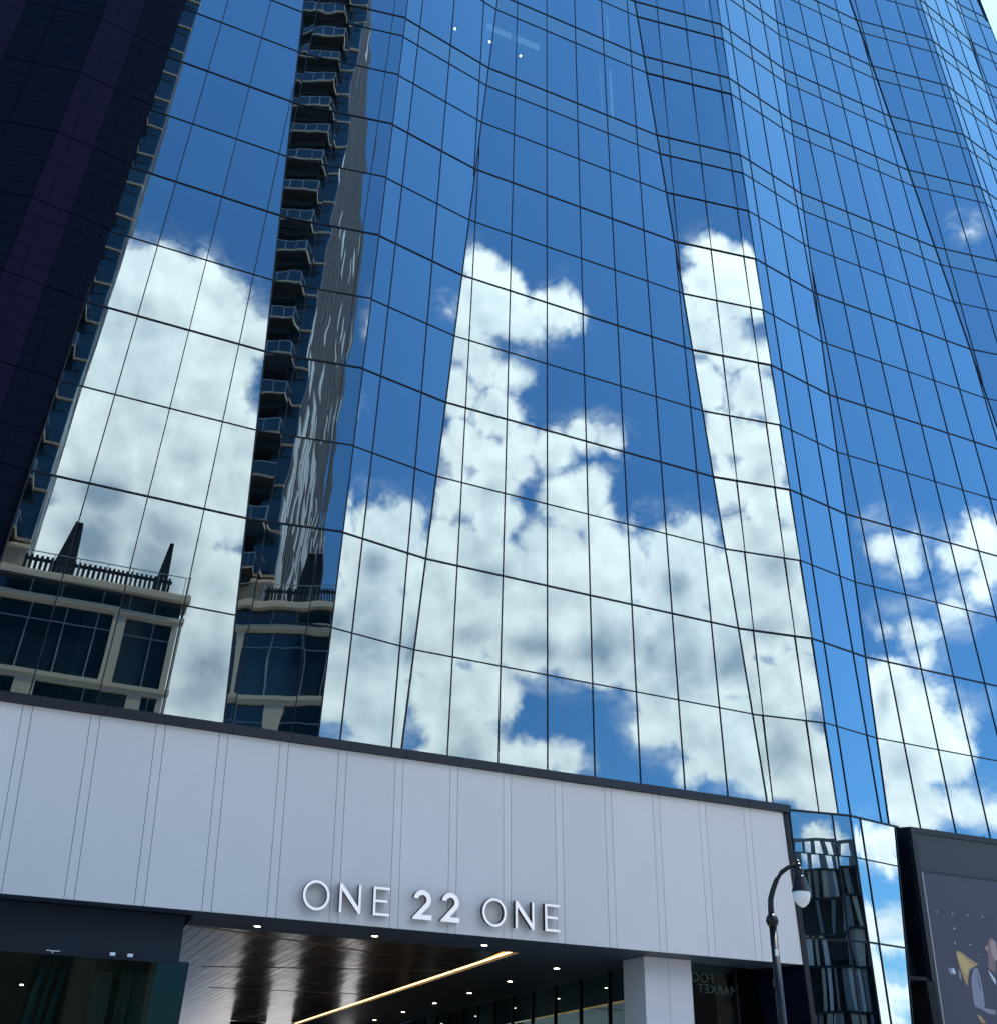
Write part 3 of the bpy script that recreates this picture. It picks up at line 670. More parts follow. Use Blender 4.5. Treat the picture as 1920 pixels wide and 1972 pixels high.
# ------------------------------------------------------------------ sign: ONE 22 ONE
sign = thing('building_sign', 'raised white letters reading ONE 22 ONE along the bottom of the pale fascia', 'sign', tuple(bp(-1.3, .25, .1)))
SD0, SD1 = .045, .21
def letter(loops, name):
    """loops: list of closed outlines in (p, q); faces in white, returns dark"""
    bm = bmesh.new()
    for lp in loops:
        vs = [bm.verts.new((p, q, 0)) for p, q in lp]
        for i in range(len(vs)): bm.edges.new((vs[i], vs[(i + 1) % len(vs)]))
    bmesh.ops.triangle_fill(bm, use_beauty=True, use_dissolve=False, edges=bm.edges)
    me = bpy.data.meshes.new(name)
    tris = [[(v.co.x, v.co.y) for v in f.verts] for f in bm.faces]; bm.free()
    v, f, mi = [], [], []
    for t in tris:
        i = len(v); v += [tuple(bp(p, q, SD1)) for p, q in t]; f.append((i, i + 1, i + 2)); mi.append(0)
    for lp in loops:
        for a, b in zip(lp, lp[1:] + lp[:1]):
            i = len(v); v += [tuple(bp(*a, SD0)), tuple(bp(*b, SD0)), tuple(bp(*b, SD1)), tuple(bp(*a, SD1))]; f.append((i, i + 1, i + 2, i + 3)); mi.append(1)
    me.from_pydata(v, [], f); me.materials.append(M['letter']); me.materials.append(M['letter_side'])
    for p, k in zip(me.polygons, mi): p.material_index = k
    o = bpy.data.objects.new(name, me); COL.objects.link(o); attach(o, sign); return o
def ell(cx, cy, rx, ry, n=56): return [(cx + rx * math.cos(6.28318 * k / n), cy + ry * math.sin(6.28318 * k / n)) for k in range(n)]
QB, QT = .255, .905
for x in (-4.329, .232):
    letter([ell(x, .578, .322, .336), ell(x, .578, .262, .276)], 'letter')
for x0, x1 in ((-3.765, -3.235), (.80, 1.315)):
    w = .058; d = .075
    letter([[(x0, QB), (x0 + w, QB), (x0 + w, QT - .15), (x1 - w * 1.02, QB), (x1, QB), (x1, QT), (x1 - w, QT), (x1 - w, QB + .15), (x0 + w * 1.02, QT), (x0, QT)]], 'letter')
for x0, x1 in ((-2.925, -2.512), (1.618, 2.033)):
    w = .058; mq = .585
    letter([[(x0, QB), (x1, QB), (x1, QB + w), (x0 + w, QB + w), (x0 + w, mq - w / 2), (x1 - .06, mq - w / 2), (x1 - .06, mq + w / 2), (x0 + w, mq + w / 2), (x0 + w, QT - w), (x1, QT - w), (x1, QT), (x0, QT)]], 'letter')
for x0, x1 in ((-1.925, -1.43), (-1.19, -.697)):
    W_ = x1 - x0; cx = x0 + W_ * .50; r = .225; cy = QT + .03 - r; t = .115
    outer = [(cx + r * math.cos(R(a)), cy + r * math.sin(R(a))) for a in range(172, -41, -9)]
    inner = [(cx + (r - t) * math.cos(R(a)), cy + (r - t) * math.sin(R(a))) for a in range(-38, 173, 9)]
    lp = outer + [(x0 + .235, QB + t), (x1, QB + t), (x1, QB), (x0, QB), (x0, QB + .035)] + inner
    letter([lp], 'letter')

# ------------------------------------------------------------------ dark shopfront at the left, under the canopy
P = Vector((-6.97, 25.17, 0))
shop = thing('shopfront', 'dark blue grey shopfront with curtained window under left end of canopy', 'shopfront', tuple(P - DV * 5))
def kp(a, b, z): return P + DV * a - NV * b + Vector((0, 0, z))
m = MB(); m.hexa([kp(-12, 0, 4.1), kp(-.02, 0, 4.1), kp(-.02, 7, 4.1), kp(-12, 7, 4.1)], [kp(-12, 0, ZB - .03), kp(-.06, 0, ZB - .03), kp(-.06, 7, ZB - .03), kp(-12, 7, ZB - .03)]); m.build('header', 'kiosk', shop)
m = MB(); m.box(kp(-12, .02, ZB - .028), DV * 12.12, -NV * 7, (0, 0, .024)); m.build('header_cap', 'pier_black', shop)
m = MB(); m.poly([kp(-12, -.04, 0), kp(.21, -.04, 0), kp(.17, -.04, 4.08), kp(-12, -.04, 4.08)]); m.build('window', 'glass_dark', shop)
m = MB(); m.box(kp(-12, -.06, 4.07), DV * 12.2, -NV * .12, (0, 0, .05)); m.box(kp(.16, -.06, 0), DV * .05, -NV * .2, (0, 0, 4.1))
for a in (-5.6, -2.85, -.95): m.box(kp(a, -.03, 0), DV * .035, -NV * .05, (0, 0, 4.07))
m.build('window_frame', 'kiosk', shop)
m = MB(); m.box(kp(-12, 5, 0), DV * 12.1, -NV * .2, (0, 0, 4.07)); m.box(kp(.10, .12, 0), DV * .06, -NV * 4.9, (0, 0, 4.06)); m.box(kp(-12, .05, 4.04), DV * 12.15, -NV * 5, (0, 0, .025)); m.box(kp(-12, .2, .0), DV * 12, -NV * 5, (0, 0, .02)); m.build('room', 'room', shop)
def curtain(a0, a1, zt, name, mm, amp=.05, wl=.24, b=.55):
    m = MB(); n = int((a1 - a0) / .02)
    for i in range(n + 1):
        a = a0 + (a1 - a0) * i / n; w = amp * math.sin(6.283 * a / wl) * (1 + .3 * math.sin(a * 5)); m.v += [tuple(kp(a, b + w, 0.05)), tuple(kp(a, b + w, zt))]
    m.f = [(2 * i, 2 * i + 2, 2 * i + 3, 2 * i + 1) for i in range(n)]; return m.build(name, mm, shop, smooth=True, recalc=False)
curtain(-1.78, -1.36, 3.86, 'curtain', 'curtain'); curtain(-1.20, -.42, 3.9, 'curtain', 'curtain')
for a, w in ((-2.95, .12), (-2.72, .07), (-2.5, .09)):
    m = MB(); m.tube([kp(a - .25, .9, 0), kp(a - .05, .9, 2.6), kp(a, .9, 3.3), kp(a + .1, .9, 4.05)], [w * 1.2, w * .9, w * .7, w * .5], 10); m.build('drape', 'drape', shop, smooth=True)
m = MB(); q = kp(-3.25, .6, 3.47); m.tube([q, q + Vector((0, 0, .02))], .035, 12); m.build('ceiling_lamp', 'lamp_far', shop)
for x, lab in ((-1.50, 'left one of two small white boxes fixed above the curtained window'), (-1.12, 'right one of two small white boxes fixed above the curtained window')):
    r_ = thing('wall_light', lab, 'wall light', tuple(kp(x, -.08, 4.13)), 'white boxes above the curtained window')
    m = MB(); m.box(kp(x - .06, -.16, 4.13), DV * .12, -NV * .1, (0, 0, .07)); m.build('housing', 'white_plastic', r_, bevel=.008)
    m = MB(); m.box(kp(x - .015, -.06, 4.15), DV * .03, -NV * .06, (0, 0, .03)); m.build('bracket', 'steel', r_)
r_ = thing('wall_bracket', 'thin pale tee shaped bracket above the dark window at the left', 'bracket', tuple(kp(-2.75, -.06, 4.1)))
m = MB(); m.box(kp(-2.9, -.07, 4.145), DV * .12, -NV * .03, (0, 0, .014)); m.box(kp(-2.74, -.07, 4.145), DV * .13, -NV * .03, (0, 0, .014)); m.build('arm', 'white_plastic', r_)
m = MB(); m.box(kp(-2.775, -.07, 4.11), DV * .03, -NV * .07, (0, 0, .045)); m.build('base', 'white_plastic', r_)

# ------------------------------------------------------------------ market window right of the column
mk = thing('market_window', 'dark green shop window right of the pale column under the canopy', 'shop window', (7, 31, 0))
ga, gb = Vector((5.5, 30.55, 0)), Vector((8.62, 32.05, 0)); ge = (gb - ga).normalized(); gn = Vector((ge.y, -ge.x, 0))
m = MB(); m.poly([ga, gb, gb + Vector((0, 0, ZB)), ga + Vector((0, 0, ZB))]); m.build('window', 'glass_dark', mk)
m = MB(); q = Vector((7.25, 0, 0)); t = (7.28 - ga.x) / ge.x; m.box(ga + ge * t - gn * .02, ge * .07, gn * .07, (0, 0, ZB - .001)); m.build('mullion', 'mullion', mk)
m = MB(); m.box(ga - gn * 3.2, ge * 4, -gn * .1, (0, 0, ZB)); m.box(ga - gn * .06, ge * .05, -gn * 3.1, (0, 0, ZB - .005)); m.box(gb - ge * .06 - gn * .06, ge * .05, -gn * 3.1, (0, 0, ZB - .005)); m.box(ga - gn * .06 + Vector((0, 0, ZB - .03)), ge * 3.46, -gn * 3.2, (0, 0, .02)); m.build('back_wall', 'room', mk)
m = MB(); m.box(ga - gn * 3.0, ge * 3.6, gn * .1, (0, 0, 3.75)); m.build('brick_wall', 'brick', mk)
for k in range(13):
    a = .15 + k * .245 + random.uniform(-.06, .06); w = random.uniform(.012, .035)
    m = MB(); m.box(ga + ge * a - gn * 1.0, ge * w, gn * .03, (0, 0, random.uniform(3.0, 4.0))); m.build('hanging_slat', 'taupe', mk)
for a in (.62, .92):
    m = MB(); p = ga + ge * a - gn * .8 + Vector((0, 0, 4.62)); m.tube([p, p + Vector((0, 0, .03))], .05, 14); m.build('pendant_lamp', 'lamp_far', mk)
def text_mesh(txt, size, o, ex, ez, parent, name, mm, depth):
    c = bpy.data.curves.new(name, 'FONT'); c.body = txt; c.size = size; c.extrude = depth; c.space_character = 1.15
    t = bpy.data.objects.new(name, c); COL.objects.link(t); bpy.context.view_layer.update()
    me = bpy.data.meshes.new_from_object(t.evaluated_get(bpy.context.evaluated_depsgraph_get()))
    bpy.data.objects.remove(t)
    ex, ez = Vector(ex).normalized(), Vector(ez); ey = ex.cross(ez)
    for v in me.vertices: c_ = v.co.copy(); v.co = Vector(o) + ex * c_.x + ez * c_.y + ey * c_.z
    me.materials.append(M[mm]); ob = bpy.data.objects.new(name, me); COL.objects.link(ob); attach(ob, parent); return ob
fm = thing('reflected_sign', 'mirrored pale FOOD MARKET letters added behind the dark green window as a reflected sign', 'sign', tuple(ga + ge * 1.6 + Vector((0, 0, 4.5)) - gn * .4))  # solid letters stand in for the reflection of a sign elsewhere
text_mesh('FOOD', .36, ga + ge * 1.52 - gn * .35 + Vector((0, 0, 4.70)), -ge, (0, 0, 1), fm, 'reflected_lettering', 'reflected_sign_glow', .01)
text_mesh('MARKET', .34, ga + ge * 2.42 - gn * .45 + Vector((0, 0, 4.44)), -ge, (0, 0, 1), fm, 'reflected_lettering', 'reflected_sign_glow', .01)

# ------------------------------------------------------------------ street lamp
lamp = thing('street_lamp', 'black cast iron street lamp with curved arm and frosted acorn globe', 'street lamp', (4.205, 15.438, 0))
LB = Vector((4.205, 15.438, 0))
m = MB(); m.tube([LB + Vector((0, 0, z)) for z in (0, .25, .3, .9, 1.0, 1.1, 2.0, 3.95)], [.16, .16, .12, .085, .095, .07, .062, .055], 20); m.build('pole', 'iron', lamp, smooth=True)
m = MB(); m.tube([LB + Vector((0, 0, z)) for z in (3.90, 3.93, 3.97, 4.0, 4.04, 4.07)], [.056, .078, .092, .09, .07, .05], 20); m.build('collar', 'iron', lamp, smooth=True)
arm = [(4.203, 15.439, 4.02), (4.203, 15.438, 4.15), (4.215, 15.434, 4.28), (4.256, 15.424, 4.40), (4.32, 15.405, 4.54), (4.403, 15.382, 4.655), (4.50, 15.354, 4.72), (4.592, 15.327, 4.745), (4.63, 15.316, 4.745)]
m = MB(); m.tube(arm, [.046, .043, .041, .038, .036, .034, .031, .030, .030], 14); m.build('arm', 'iron', lamp, smooth=True)
H = Vector((4.64, 15.312, 0))
m = MB(); m.tube([H + Vector((0, 0, z)) for z in (4.83, 4.815, 4.79, 4.765, 4.745, 4.71, 4.70, 4.60, 4.585, 4.56, 4.52, 4.46, 4.41, 4.375, 4.37)], [.012, .026, .02, .045, .05, .052, .066, .068, .082, .088, .098, .112, .124, .135, .126], 32); o = m.build('lamp_hood', 'iron', lamp, smooth=True); es = o.modifiers.new('crisp edges', 'EDGE_SPLIT'); es.split_angle = R(28)
m = MB(); m.tube([H + Vector((0, 0, z)) for z in (4.372, 4.34, 4.30, 4.25, 4.21, 4.18, 4.163, 4.157)], [.124, .126, .122, .108, .084, .052, .026, .006], 28); m.build('globe', 'globe', lamp, smooth=True)
m = MB(); q = LB + Vector((-.02, -.07, 3.50)); m.box(q, (.05, 0, 0), (0, .04, 0), (0, 0, .09)); m.build('tag_plate', 'white_plastic', lamp)
m = MB(); q = LB + Vector((-.075, -.03, 3.10)); m.box(q, (.05, 0, 0), (0, .06, 0), (0, 0, .11)); m.build('outlet_box', 'iron', lamp, bevel=.006)

# ------------------------------------------------------------------ billboard
KB = 1.0
def qp(p, q, out=0.0): e = Vector((0, 0, EYE)); return e + (bp(p, q, out) - e) * KB
bill = thing('billboard', 'large dark framed billboard with a musician poster beside the mirror wall', 'billboard', tuple(qp(17, -5.0)))
p0, p1, qt, qb, dp = 14.10, 19.6, 4.21, -5.5, .74
m = MB(); m.hexa([qp(p0, qb), qp(p0 + .2, qb), qp(p0 + .2, qb, -dp), qp(p0, qb, -dp)], [qp(p0, qt), qp(p0 + .2, qt), qp(p0 + .2, qt, -dp), qp(p0, qt, -dp)])
m.hexa([qp(p0 + .2, qt - .17), qp(p1, qt - .17), qp(p1, qt - .17, -dp), qp(p0 + .2, qt - .17, -dp)], [qp(p0 + .2, qt), qp(p1, qt), qp(p1, qt, -dp), qp(p0 + .2, qt, -dp)])
m.hexa([qp(p1, qb), qp(p1 + .2, qb), qp(p1 + .2, qb, -dp), qp(p1, qb, -dp)], [qp(p1, qt), qp(p1 + .2, qt), qp(p1 + .2, qt, -dp), qp(p1, qt, -dp)])
m.build('frame', 'frame', bill, bevel=.015)
m = MB(); m.hexa([qp(p0 - .04, qb, -.1), qp(p0 - .002, qb, -.1), qp(p0 - .002, qb, -dp), qp(p0 - .04, qb, -dp)], [qp(p0 - .04, qt - .03, -.1), qp(p0 - .002, qt - .03, -.1), qp(p0 - .002, qt - .03, -dp), qp(p0 - .04, qt - .03, -dp)]); m.build('side_panel', 'kiosk', bill)
m = MB()
for k in range(3): m.hexa([qp(p0 + 1.2 + 1.9 * k, qt, -.2), qp(p0 + 1.23 + 1.9 * k, qt, -.2), qp(p0 + 1.23 + 1.9 * k, qt, -.23), qp(p0 + 1.2 + 1.9 * k, qt, -.23)], [qp(p0 + 1.2 + 1.9 * k, qt + .06, -.2), qp(p0 + 1.23 + 1.9 * k, qt + .06, -.2), qp(p0 + 1.23 + 1.9 * k, qt + .06, -.23), qp(p0 + 1.2 + 1.9 * k, qt + .06, -.23)])
m.build('lifting_eye', 'steel', bill)
def slab(o0, pts, out, th, name, mm, parent):
    m = MB(); m.hexa([qp(p, q, out - th) for p, q in pts], [qp(p, q, out) for p, q in pts]); return m.build(name, mm, parent)
slab(0, [(p0 + .2, 2.97), (p1, 2.97), (p1, qt - .17), (p0 + .2, qt - .17)], -.05, .05, 'header_panel', 'board', bill)
slab(0, [(p0 + .2, 2.92), (p1, 2.92), (p1, 2.97), (p0 + .2, 2.97)], -.035, .05, 'header_rail', 'frame', bill)
slab(0, [(p0 + .2, qb), (p0 + .245, qb), (p0 + .245, 2.92), (p0 + .2, 2.92)], -.02, .05, 'inner_trim', 'rail', bill)
post = slab(0, [(p0 + .245, qb), (p1, qb), (p1, 2.92), (p0 + .245, 2.92)], -.06, .04, 'poster', 'poster', bill)
PO = {'cone': [(15.211, 0.74), (15.268, 0.771), (15.404, 0.74), (15.646, 0.598), (15.999, 0.436), (15.816, 0.365), (15.632, 0.274), (15.531, 0.091), (15.447, -0.203), (15.364, -0.051), (15.252, 0.314), (15.197, 0.598)], 'cone_in': [(15.231, 0.71), (15.39, 0.679), (15.672, 0.456), (15.786, 0.385), (15.581, 0.314), (15.489, 0.112), (15.393, 0.183), (15.268, 0.507)], 'card': [(14.812, 0.274), (15.056, 0.274), (15.074, 0.112), (14.858, 0.101)], 'card2': [(15.194, 0.264), (15.258, 0.193), (15.28, -0.041), (15.186, 0.01)], 'sleeve': [(15.804, 0.335), (15.944, 0.335), (15.991, 0.101), (16.001, -0.152), (16.003, -0.406), (15.994, -0.659), (15.95, -0.74), (16.088, -0.75), (16.386, -0.781), (16.351, -0.903), (16.084, -0.882), (15.958, -0.832), (15.81, -0.781), (15.606, -0.72), (15.585, -0.487), (15.606, -0.193), (15.634, 0.041)], 'vest': [(15.944, 0.335), (16.355, 0.446), (16.548, -0.041), (16.386, -0.781), (15.982, -0.73), (16.003, -0.406), (15.991, 0.101)], 'collar': [(16.337, 0.314), (16.432, 0.233), (16.576, 0.061), (16.548, -0.081), (16.438, 0.071)], 'neck': [(16.375, 0.507), (16.676, 0.507), (16.611, 0.223), (16.519, 0.294), (16.362, 0.345)], 'head': [(16.363, 0.963), (16.479, 0.994), (16.584, 1.186), (16.691, 1.227), (16.827, 1.146), (16.673, 0.466), (16.491, 0.416), (16.412, 0.568), (16.444, 0.832), (16.367, 0.862)], 'ear': [(16.363, 0.963), (16.424, 0.984), (16.488, 0.953), (16.461, 0.821), (16.398, 0.862)], 'fret': [(15.625, -0.923), (15.771, -0.953), (15.945, -1.146), (15.776, -1.156)], 'folds': [(15.897, 0.233), (15.913, 0.041), (15.944, -0.274), (15.903, -0.274), (15.88, 0.02)], 'strg': [(14.227, 1.805), (16.986, 1.815), (16.976, 1.805), (14.226, 1.795)], 'panel': [(14.373, 2.697), (13.926, -1.257), (17.252, 2.961)]}
z_ = -.06
def flat(pts, mm, name, lift):
    m = MB(); m.poly([qp(p, q, z_ + lift) for p, q in pts]); return m.build(name, mm, post, recalc=False)
flat(PO['neck'], 'p_skin', 'printed_neck', .002); flat(PO['head'], 'p_skin', 'printed_head', .003); flat(PO['ear'], 'p_skin2', 'printed_ear', .004)
flat([(16.60, 1.10), (16.69, 1.19), (16.83, 1.12), (16.80, .62), (16.66, .60), (16.58, .86)], 'p_skin2', 'printed_face', .004)
flat(PO['vest'], 'p_slate', 'printed_vest', .005); flat(PO['collar'], 'p_white', 'printed_collar', .006)
flat(PO['sleeve'], 'p_grey', 'printed_sleeve', .007); flat(PO['folds'], 'p_slate', 'printed_fold', .008)
flat(PO['cone'], 'p_tan', 'printed_guitar', .009); flat(PO['cone_in'], 'p_gold', 'printed_highlight', .010); flat(PO['fret'], 'p_tan', 'printed_guitar', .004)
flat(PO['card'], 'p_grey', 'printed_card', .003); flat([(14.95, .26), (15.05, .262), (15.068, .12), (14.98, .12)], 'p_white', 'printed_card', .004); flat(PO['card2'], 'p_grey', 'printed_card', .004)
flat([(14.345, 1.796), (p1, 1.80), (p1, 1.812), (14.345, 1.808)], 'p_slate', 'printed_string', .003)
for p, q, r_ in ((14.704, 1.805, .028), (15.303, 1.805, .028), (15.869, 1.805, .028), (16.464, 1.815, .028), (17.05, 1.815, .028), (17.64, 1.82, .028), (15.287, 1.389, .038), (15.219, .984, .03), (15.807, .974, .03), (16.096, .72, .02)):
    flat(ell(p, q, r_ * .75, r_ * .75, 14), 'p_white', 'printed_bulb', .005)

# ------------------------------------------------------------------ hotel across the street (seen only in the mirror glass)
HA = R(23.5); HU = Vector((math.cos(HA), math.sin(HA), 0)); HN = Vector((-math.sin(HA), math.cos(HA), 0)); HO = Vector((4, -21.4, 0))
def hp(s, z, b=0.0): return HO + HU * s - HN * b + Vector((0, 0, z))
hotel = thing('apartment_tower', 'beige podium and balcony apartment tower across the street reflected in the glass', 'building', tuple(hp(-10, 0, 10)))
def hbox(m, s0, s1, z0, z1, b0, b1): m.box(hp(s0, z0, b0), HU * (s1 - s0), -HN * (b1 - b0), (0, 0, z1 - z0))
def hb(name, mm, *bx, parent=None, bevel=0):
    m = MB()
    for b in bx: hbox(m, *b)
    return m.build(name, mm, hotel if parent is None else parent, bevel=bevel)
SL = -28.0
hb('podium_wall', 'taupe', (SL, 8.2, 0, 34.3, .45, 26))
hb('cornice', 'beige', (SL, 8.45, 34.35, 34.72, -.45, 2), (SL, 8.38, 34.72, 34.95, -.25, 2))
hb('belt_course', 'beige', (SL, 8.42, 32.72, 33.05, -.22, .5), (SL, 8.36, 32.5, 32.72, -.10, .5))
hb('belt_course', 'beige', (SL, 8.42, 27.12, 27.42, -.22, .5), (SL, 8.36, 26.8, 27.12, -.12, .5))
hb('belt_course', 'beige', (SL, 8.42, 20.6, 21.2, -.22, .5)); hb('belt_course', 'beige', (SL, 8.42, 14.2, 14.8, -.22, .5))
PIL = [(3.5, 4.7), (7.95, 8.36), (-5.05, -3.95), (-13.6, -12.5), (-22, -20.9)]
hb('pillar', 'beige', *[(a, b, 27.42, 32.5, -.12, .5) for a, b in PIL])
PIL2 = [(-1.5, -.3), (5.9, 6.9), (-7.5, -6.3), (-14.5, -13.3), (7.95, 8.36)]
hb('pillar', 'beige', *[(a, b, 21.2, 26.8, -.12, .5) for a, b in PIL2]); hb('pillar', 'beige', *[(a, b, 0, 20.6, -.12, .5) for a, b in PIL])
def gwin(s0, s1, z0, z1, mull, trans):
    g = hb('window', 'glass_far', (s0, s1, z0, z1, .18, .30))
    bx = [(s - .045, s + .045, z0, z1, .12, .19) for s in mull if s0 < s < s1] + [(s0, s1, z - .045, z + .045, .115, .185) for z in trans]
    if bx: hb('frame', 'rail', *bx, parent=g)
for a, b in ((-20.9, -13.6), (-12.5, -5.05), (-3.95, 3.5), (4.7, 7.95)):
    gwin(a, b, 27.42, 32.5, [-18, -15.6, -10.4, -8.2, -6.4, -1.8, .5, 2.5, 6.65], [31.25])
for a, b in ((-20.9, -12.5), (-12.5, -4.2), (-4.2, 1.5), (1.5, 8.3)): gwin(a, b, 33.05, 34.35, [-18, -15.6, -10.4, -8.2, -6.4, -2.2, -.2, 2.5, 4.7, 6.5], [])
for a, b in ((-13.3, -7.5), (-6.3, -1.5), (-.3, 5.9), (6.9, 7.95)): gwin(a, b, 21.2, 26.8, [-10.4, -8.2, -3.6, 2.8, 7.4], [25.4])
for a, b in ((-12.5, -5.05), (-3.95, 3.5), (4.7, 7.95)): gwin(a, b, 14.8, 20.6, [-8.8, -.2, 6.3], [19.2])
# roof terrace: glass rail, slatted screen, two dark A shaped fins
hb('terrace_rail', 'rail', (SL, 8.2, 36.62, 36.68, .3, .35), *[(s, s + .05, 34.95, 36.62, .3, .35) for s in [8.1 - 1.9 * k for k in range(16)]])
hb('slat_screen', 'steel', (-3.4, 7.2, 36.25, 36.45, .9, 1.1), (-3.4, 7.2, 34.95, 35.2, .9, 1.1), *[(-3.3 + .34 * k, -3.12 + .34 * k, 35, 36.6, .8, 1.05) for k in range(31)])
def fin(l0, l1, t0, t1, r0, r1, zt, b):
    m = MB()
    for (a0, a1, c0, c1) in ((l0, l1, t0, t1 - (t1 - t0) * .15), (r0, r1, t0 + (t1 - t0) * .15, t1)):
        m.hexa([hp(a0, 34.9, b), hp(a1, 34.9, b), hp(a1, 34.9, b + .9), hp(a0, 34.9, b + .9)], [hp(c0, zt, b), hp(c1, zt, b), hp(c1, zt, b + .9), hp(c0, zt, b + .9)])
    m.build('roof_fin', 'steel', hotel)
fin(-2.75, -1.35, -1.3, -.55, -.95, .05, 43.1, 6.6); fin(5.45, 6.25, 6.5, 6.8, 6.65, 7.05, 42.8, 6.6)
# tower slab: shaded window bay at its right end, balconies to the left, striped flank behind
TB = 4.0; FP = 4.52; TZ0 = 34.8; TOPZ = 39.2 + FP * 20
m = MB(); far = hp(-3.75, 0, TB + .3) + Vector((math.sin(R(163)), math.cos(R(163)), 0)) * 42
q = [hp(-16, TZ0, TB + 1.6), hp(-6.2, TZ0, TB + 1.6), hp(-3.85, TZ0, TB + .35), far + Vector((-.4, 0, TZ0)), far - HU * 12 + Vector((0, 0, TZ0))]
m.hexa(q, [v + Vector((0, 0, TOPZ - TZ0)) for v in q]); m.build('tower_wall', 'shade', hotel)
hb('tower_base', 'taupe', (-5.8, -3.6, TZ0, 38.9, TB - .05, TB + 2), (-16, -5.8, 37.2, 38.9, TB + .2, TB + 2)); hb('base_band', 'beige', (-6.2, -3.55, 38.55, 38.75, TB - .25, TB))
for k in range(20):
    z = 39.2 + FP * k
    w = hb('bay_window', 'glass_far', (-5.7, -3.64, z + .2, z + FP - .22, TB + .05, TB + .3))
    hb('window_frame', 'steel', (-5.75, -5.68, z + .2, z + FP - .2, TB, TB + .2), (-5.7, -3.9, z + FP * .72, z + FP * .72 + .1, TB, TB + .06), parent=w)
    hb('slab_edge', 'taupe', (-5.8, -3.60, z - .10, z + .14, TB - .08, TB + .3))
    bz = z + random.uniform(-.05, .05)
    br = -4.62 - .055 * k + .12 * math.sin(k * 1.7)
    bl_ = hb('balcony', 'shade', (-11.5, br - .08, bz - .12, bz + .12, TB - 1.7, TB + 1.6), (-11.5, br - .6, bz - .9, bz - .1, TB - .6, TB + 1.6))  # dark slab and the box under it carry the balcony shade as colour
    hb('balcony_edge', 'taupe', (-11.5, br, bz + .02, bz + .22, TB - 1.82, TB - 1.7), (br - .1, br, bz - .05, bz + .24, TB - 1.7, TB), parent=bl_)
    hb('balcony_rail', 'rail', (-11.5, br - .05, bz + 1.50, bz + 1.58, TB - 1.8, TB - 1.72), *[(s, s + .07, bz + .2, bz + 1.5, TB - 1.8, TB - 1.74) for s in (br - .1, br - 1.35, br - 2.7, br - 4.0)], (br - .1, br - .03, bz + 1.5, bz + 1.58, TB - 1.8, TB), parent=bl_)
    g = hb('balcony_glass', 'glass_far', (-11.4, br - .12, bz + .25, bz + 1.48, TB - 1.78, TB - 1.76), parent=bl_)
FD_ = Vector((math.sin(R(163)), math.cos(R(163)), 0)); FNv = Vector((FD_.y, -FD_.x, 0))
if FNv.x < 0: FNv = -FNv
fl0 = hp(-3.66, 0, TB + .4) - FNv * .60
for mm in ('stripe_w', 'stripe_g'):
    m = MB()
    for k in range(20):
        z = 34.9 + FP * k; rs = random.Random(k * 7); x = .3
        while x < 41:
            w = rs.uniform(.5, 1.5); gap = rs.uniform(.22, .5) if k > 5 else rs.uniform(.4, .8)
            white = rs.random() < (.55 if k < 7 else .05)
            if white == (mm == 'stripe_w'): m.box(fl0 + FD_ * x + Vector((0, 0, z)), FD_ * w, FNv * .55, (0, 0, FP - .06))
            x += w + gap
    m.build('flank_fins', mm, hotel)

# ------------------------------------------------------------------ striped office tower down the street (seen in the low mirror panes)
so = Vector((62.1, -26.2, 0)); sv = Vector((math.sin(R(137.8)), math.cos(R(137.8)), 0)); su = Vector((sv.y, -sv.x, 0))
if su.x < 0: su = -su
office = thing('striped_tower', 'dark office tower with staggered pale vertical fins reflected in low mirror panes', 'building', tuple(so + sv * 8))
OW0, OW1 = -16.0, 3.05
def op(s, z, b=0.0): return so + su * s + sv * b + Vector((0, 0, z))
ZH = 22.2
m = MB(); m.box(op(OW0, 0, .6), su * (OW1 - OW0 - .2), sv * 14, (0, 0, ZH)); m.build('glass_body', 'stripe_d', office)
bands = [0, 4.6, 9.4, 13.4, 16.6, 19.6, ZH]
for mm, pr in (('office_w', .26), ('office_b', .42), ('office_g', .55)):
    m = MB(); rs = random.Random(len(mm) * 3 + ord(mm[-1]))
    for za, zb in zip(bands[:-1], bands[1:]):
        s = OW0
        while s < OW1 - .4:
            w = rs.uniform(.28, .62)
            if rs.random() < pr: m.box(op(s, za + .02, rs.uniform(-.1, .1)), su * w, sv * .9, (0, 0, zb - za - .06))
            s += w + rs.uniform(.5, 1.5)
    m.build('fins', mm, office)
m = MB()
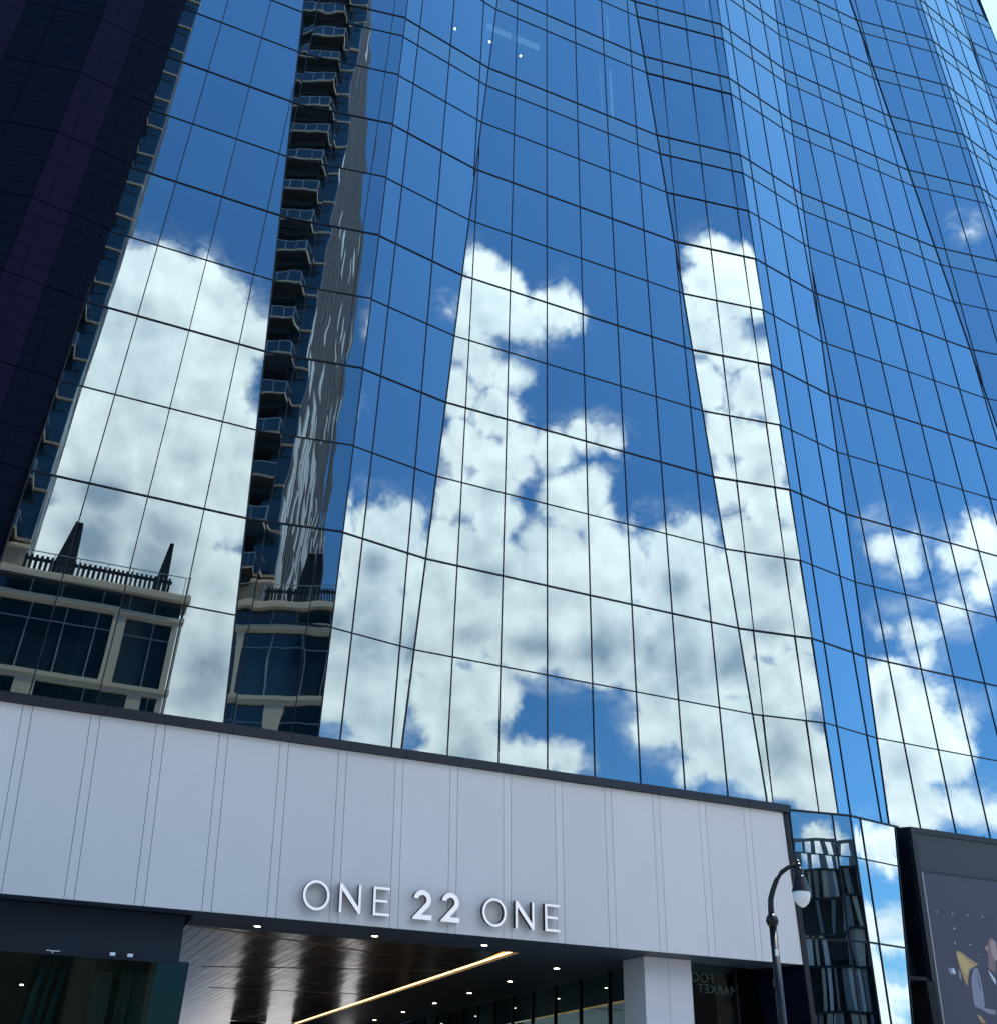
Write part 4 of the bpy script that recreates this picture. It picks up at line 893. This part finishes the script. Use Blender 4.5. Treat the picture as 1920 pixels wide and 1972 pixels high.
for z in bands[1:]: m.box(op(OW0, z - .12, -.15), su * (OW1 - OW0), sv * .8, (0, 0, .22))
m.build('floor_band', 'shade', office)
m = MB()
s = OW0
while s < OW1 - .2:
    m.box(op(s, ZH, -.1), su * random.uniform(.3, .6), sv * .5, (0, 0, 2.7)); s += random.uniform(1.1, 1.6)
m.box(op(OW0, ZH + 2.6, -.1), su * (OW1 - OW0), sv * .5, (0, 0, .3)); m.build('crown', 'office_g', office)

# ------------------------------------------------------------------ low brick row across the street (seen only in dark shop glass)
row = thing('brick_building', 'low red brown brick shop row across the street to the right', 'building', tuple(st(60, -12)))
m = MB(); m.box(st(48, -8.5), DV * 36, NV * 14, (0, 0, 12.2)); m.build('wall', 'brick', row)
m = MB(); m.box(st(47.8, -8.3, 12.2), DV * 36.4, NV * .5, (0, 0, .5)); m.box(st(48, -8.35, 4.2), DV * 36, NV * .2, (0, 0, .4)); m.build('cornice', 'taupe', row)
for k in range(8):
    for z in (5.6, 9.0):
        m = MB(); m.box(st(49.6 + 4.3 * k, -8.42, z), DV * 1.7, NV * .1, (0, 0, 2.2)); w = m.build('window', 'glass_far', row)
        m = MB(); m.box(st(49.45 + 4.3 * k, -8.30, z - .18), DV * 2.0, NV * .25, (0, 0, .16)); m.build('sill', 'beige', w)
    m = MB(); m.box(st(49.2 + 4.3 * k, -8.42, .4), DV * 3.2, NV * .1, (0, 0, 3.2)); m.build('shop_window', 'glass_far', row)

# the canopy group stands a little in front of the tower: bring it forward as one rigid group
KC = .95; EYEV = Vector((0, 0, EYE))
for root in (canopy, sign, shop, mk, fm) + tuple(o for o in COL.objects if o.name.startswith(('wall_light', 'wall_bracket'))):
    for o in root.children_recursive:
        for v in o.data.vertices:
            g = v.co.z <= .16
            v.co = EYEV + (v.co - EYEV) * KC
            if g: v.co.z = max(0.0, v.co.z - EYE * (1 - KC))
    q = EYEV + (Vector(root.location) - EYEV) * KC; q.z = max(0, q.z); root.location = q
    for o in root.children: o.matrix_parent_inverse = Matrix.Translation(-q)
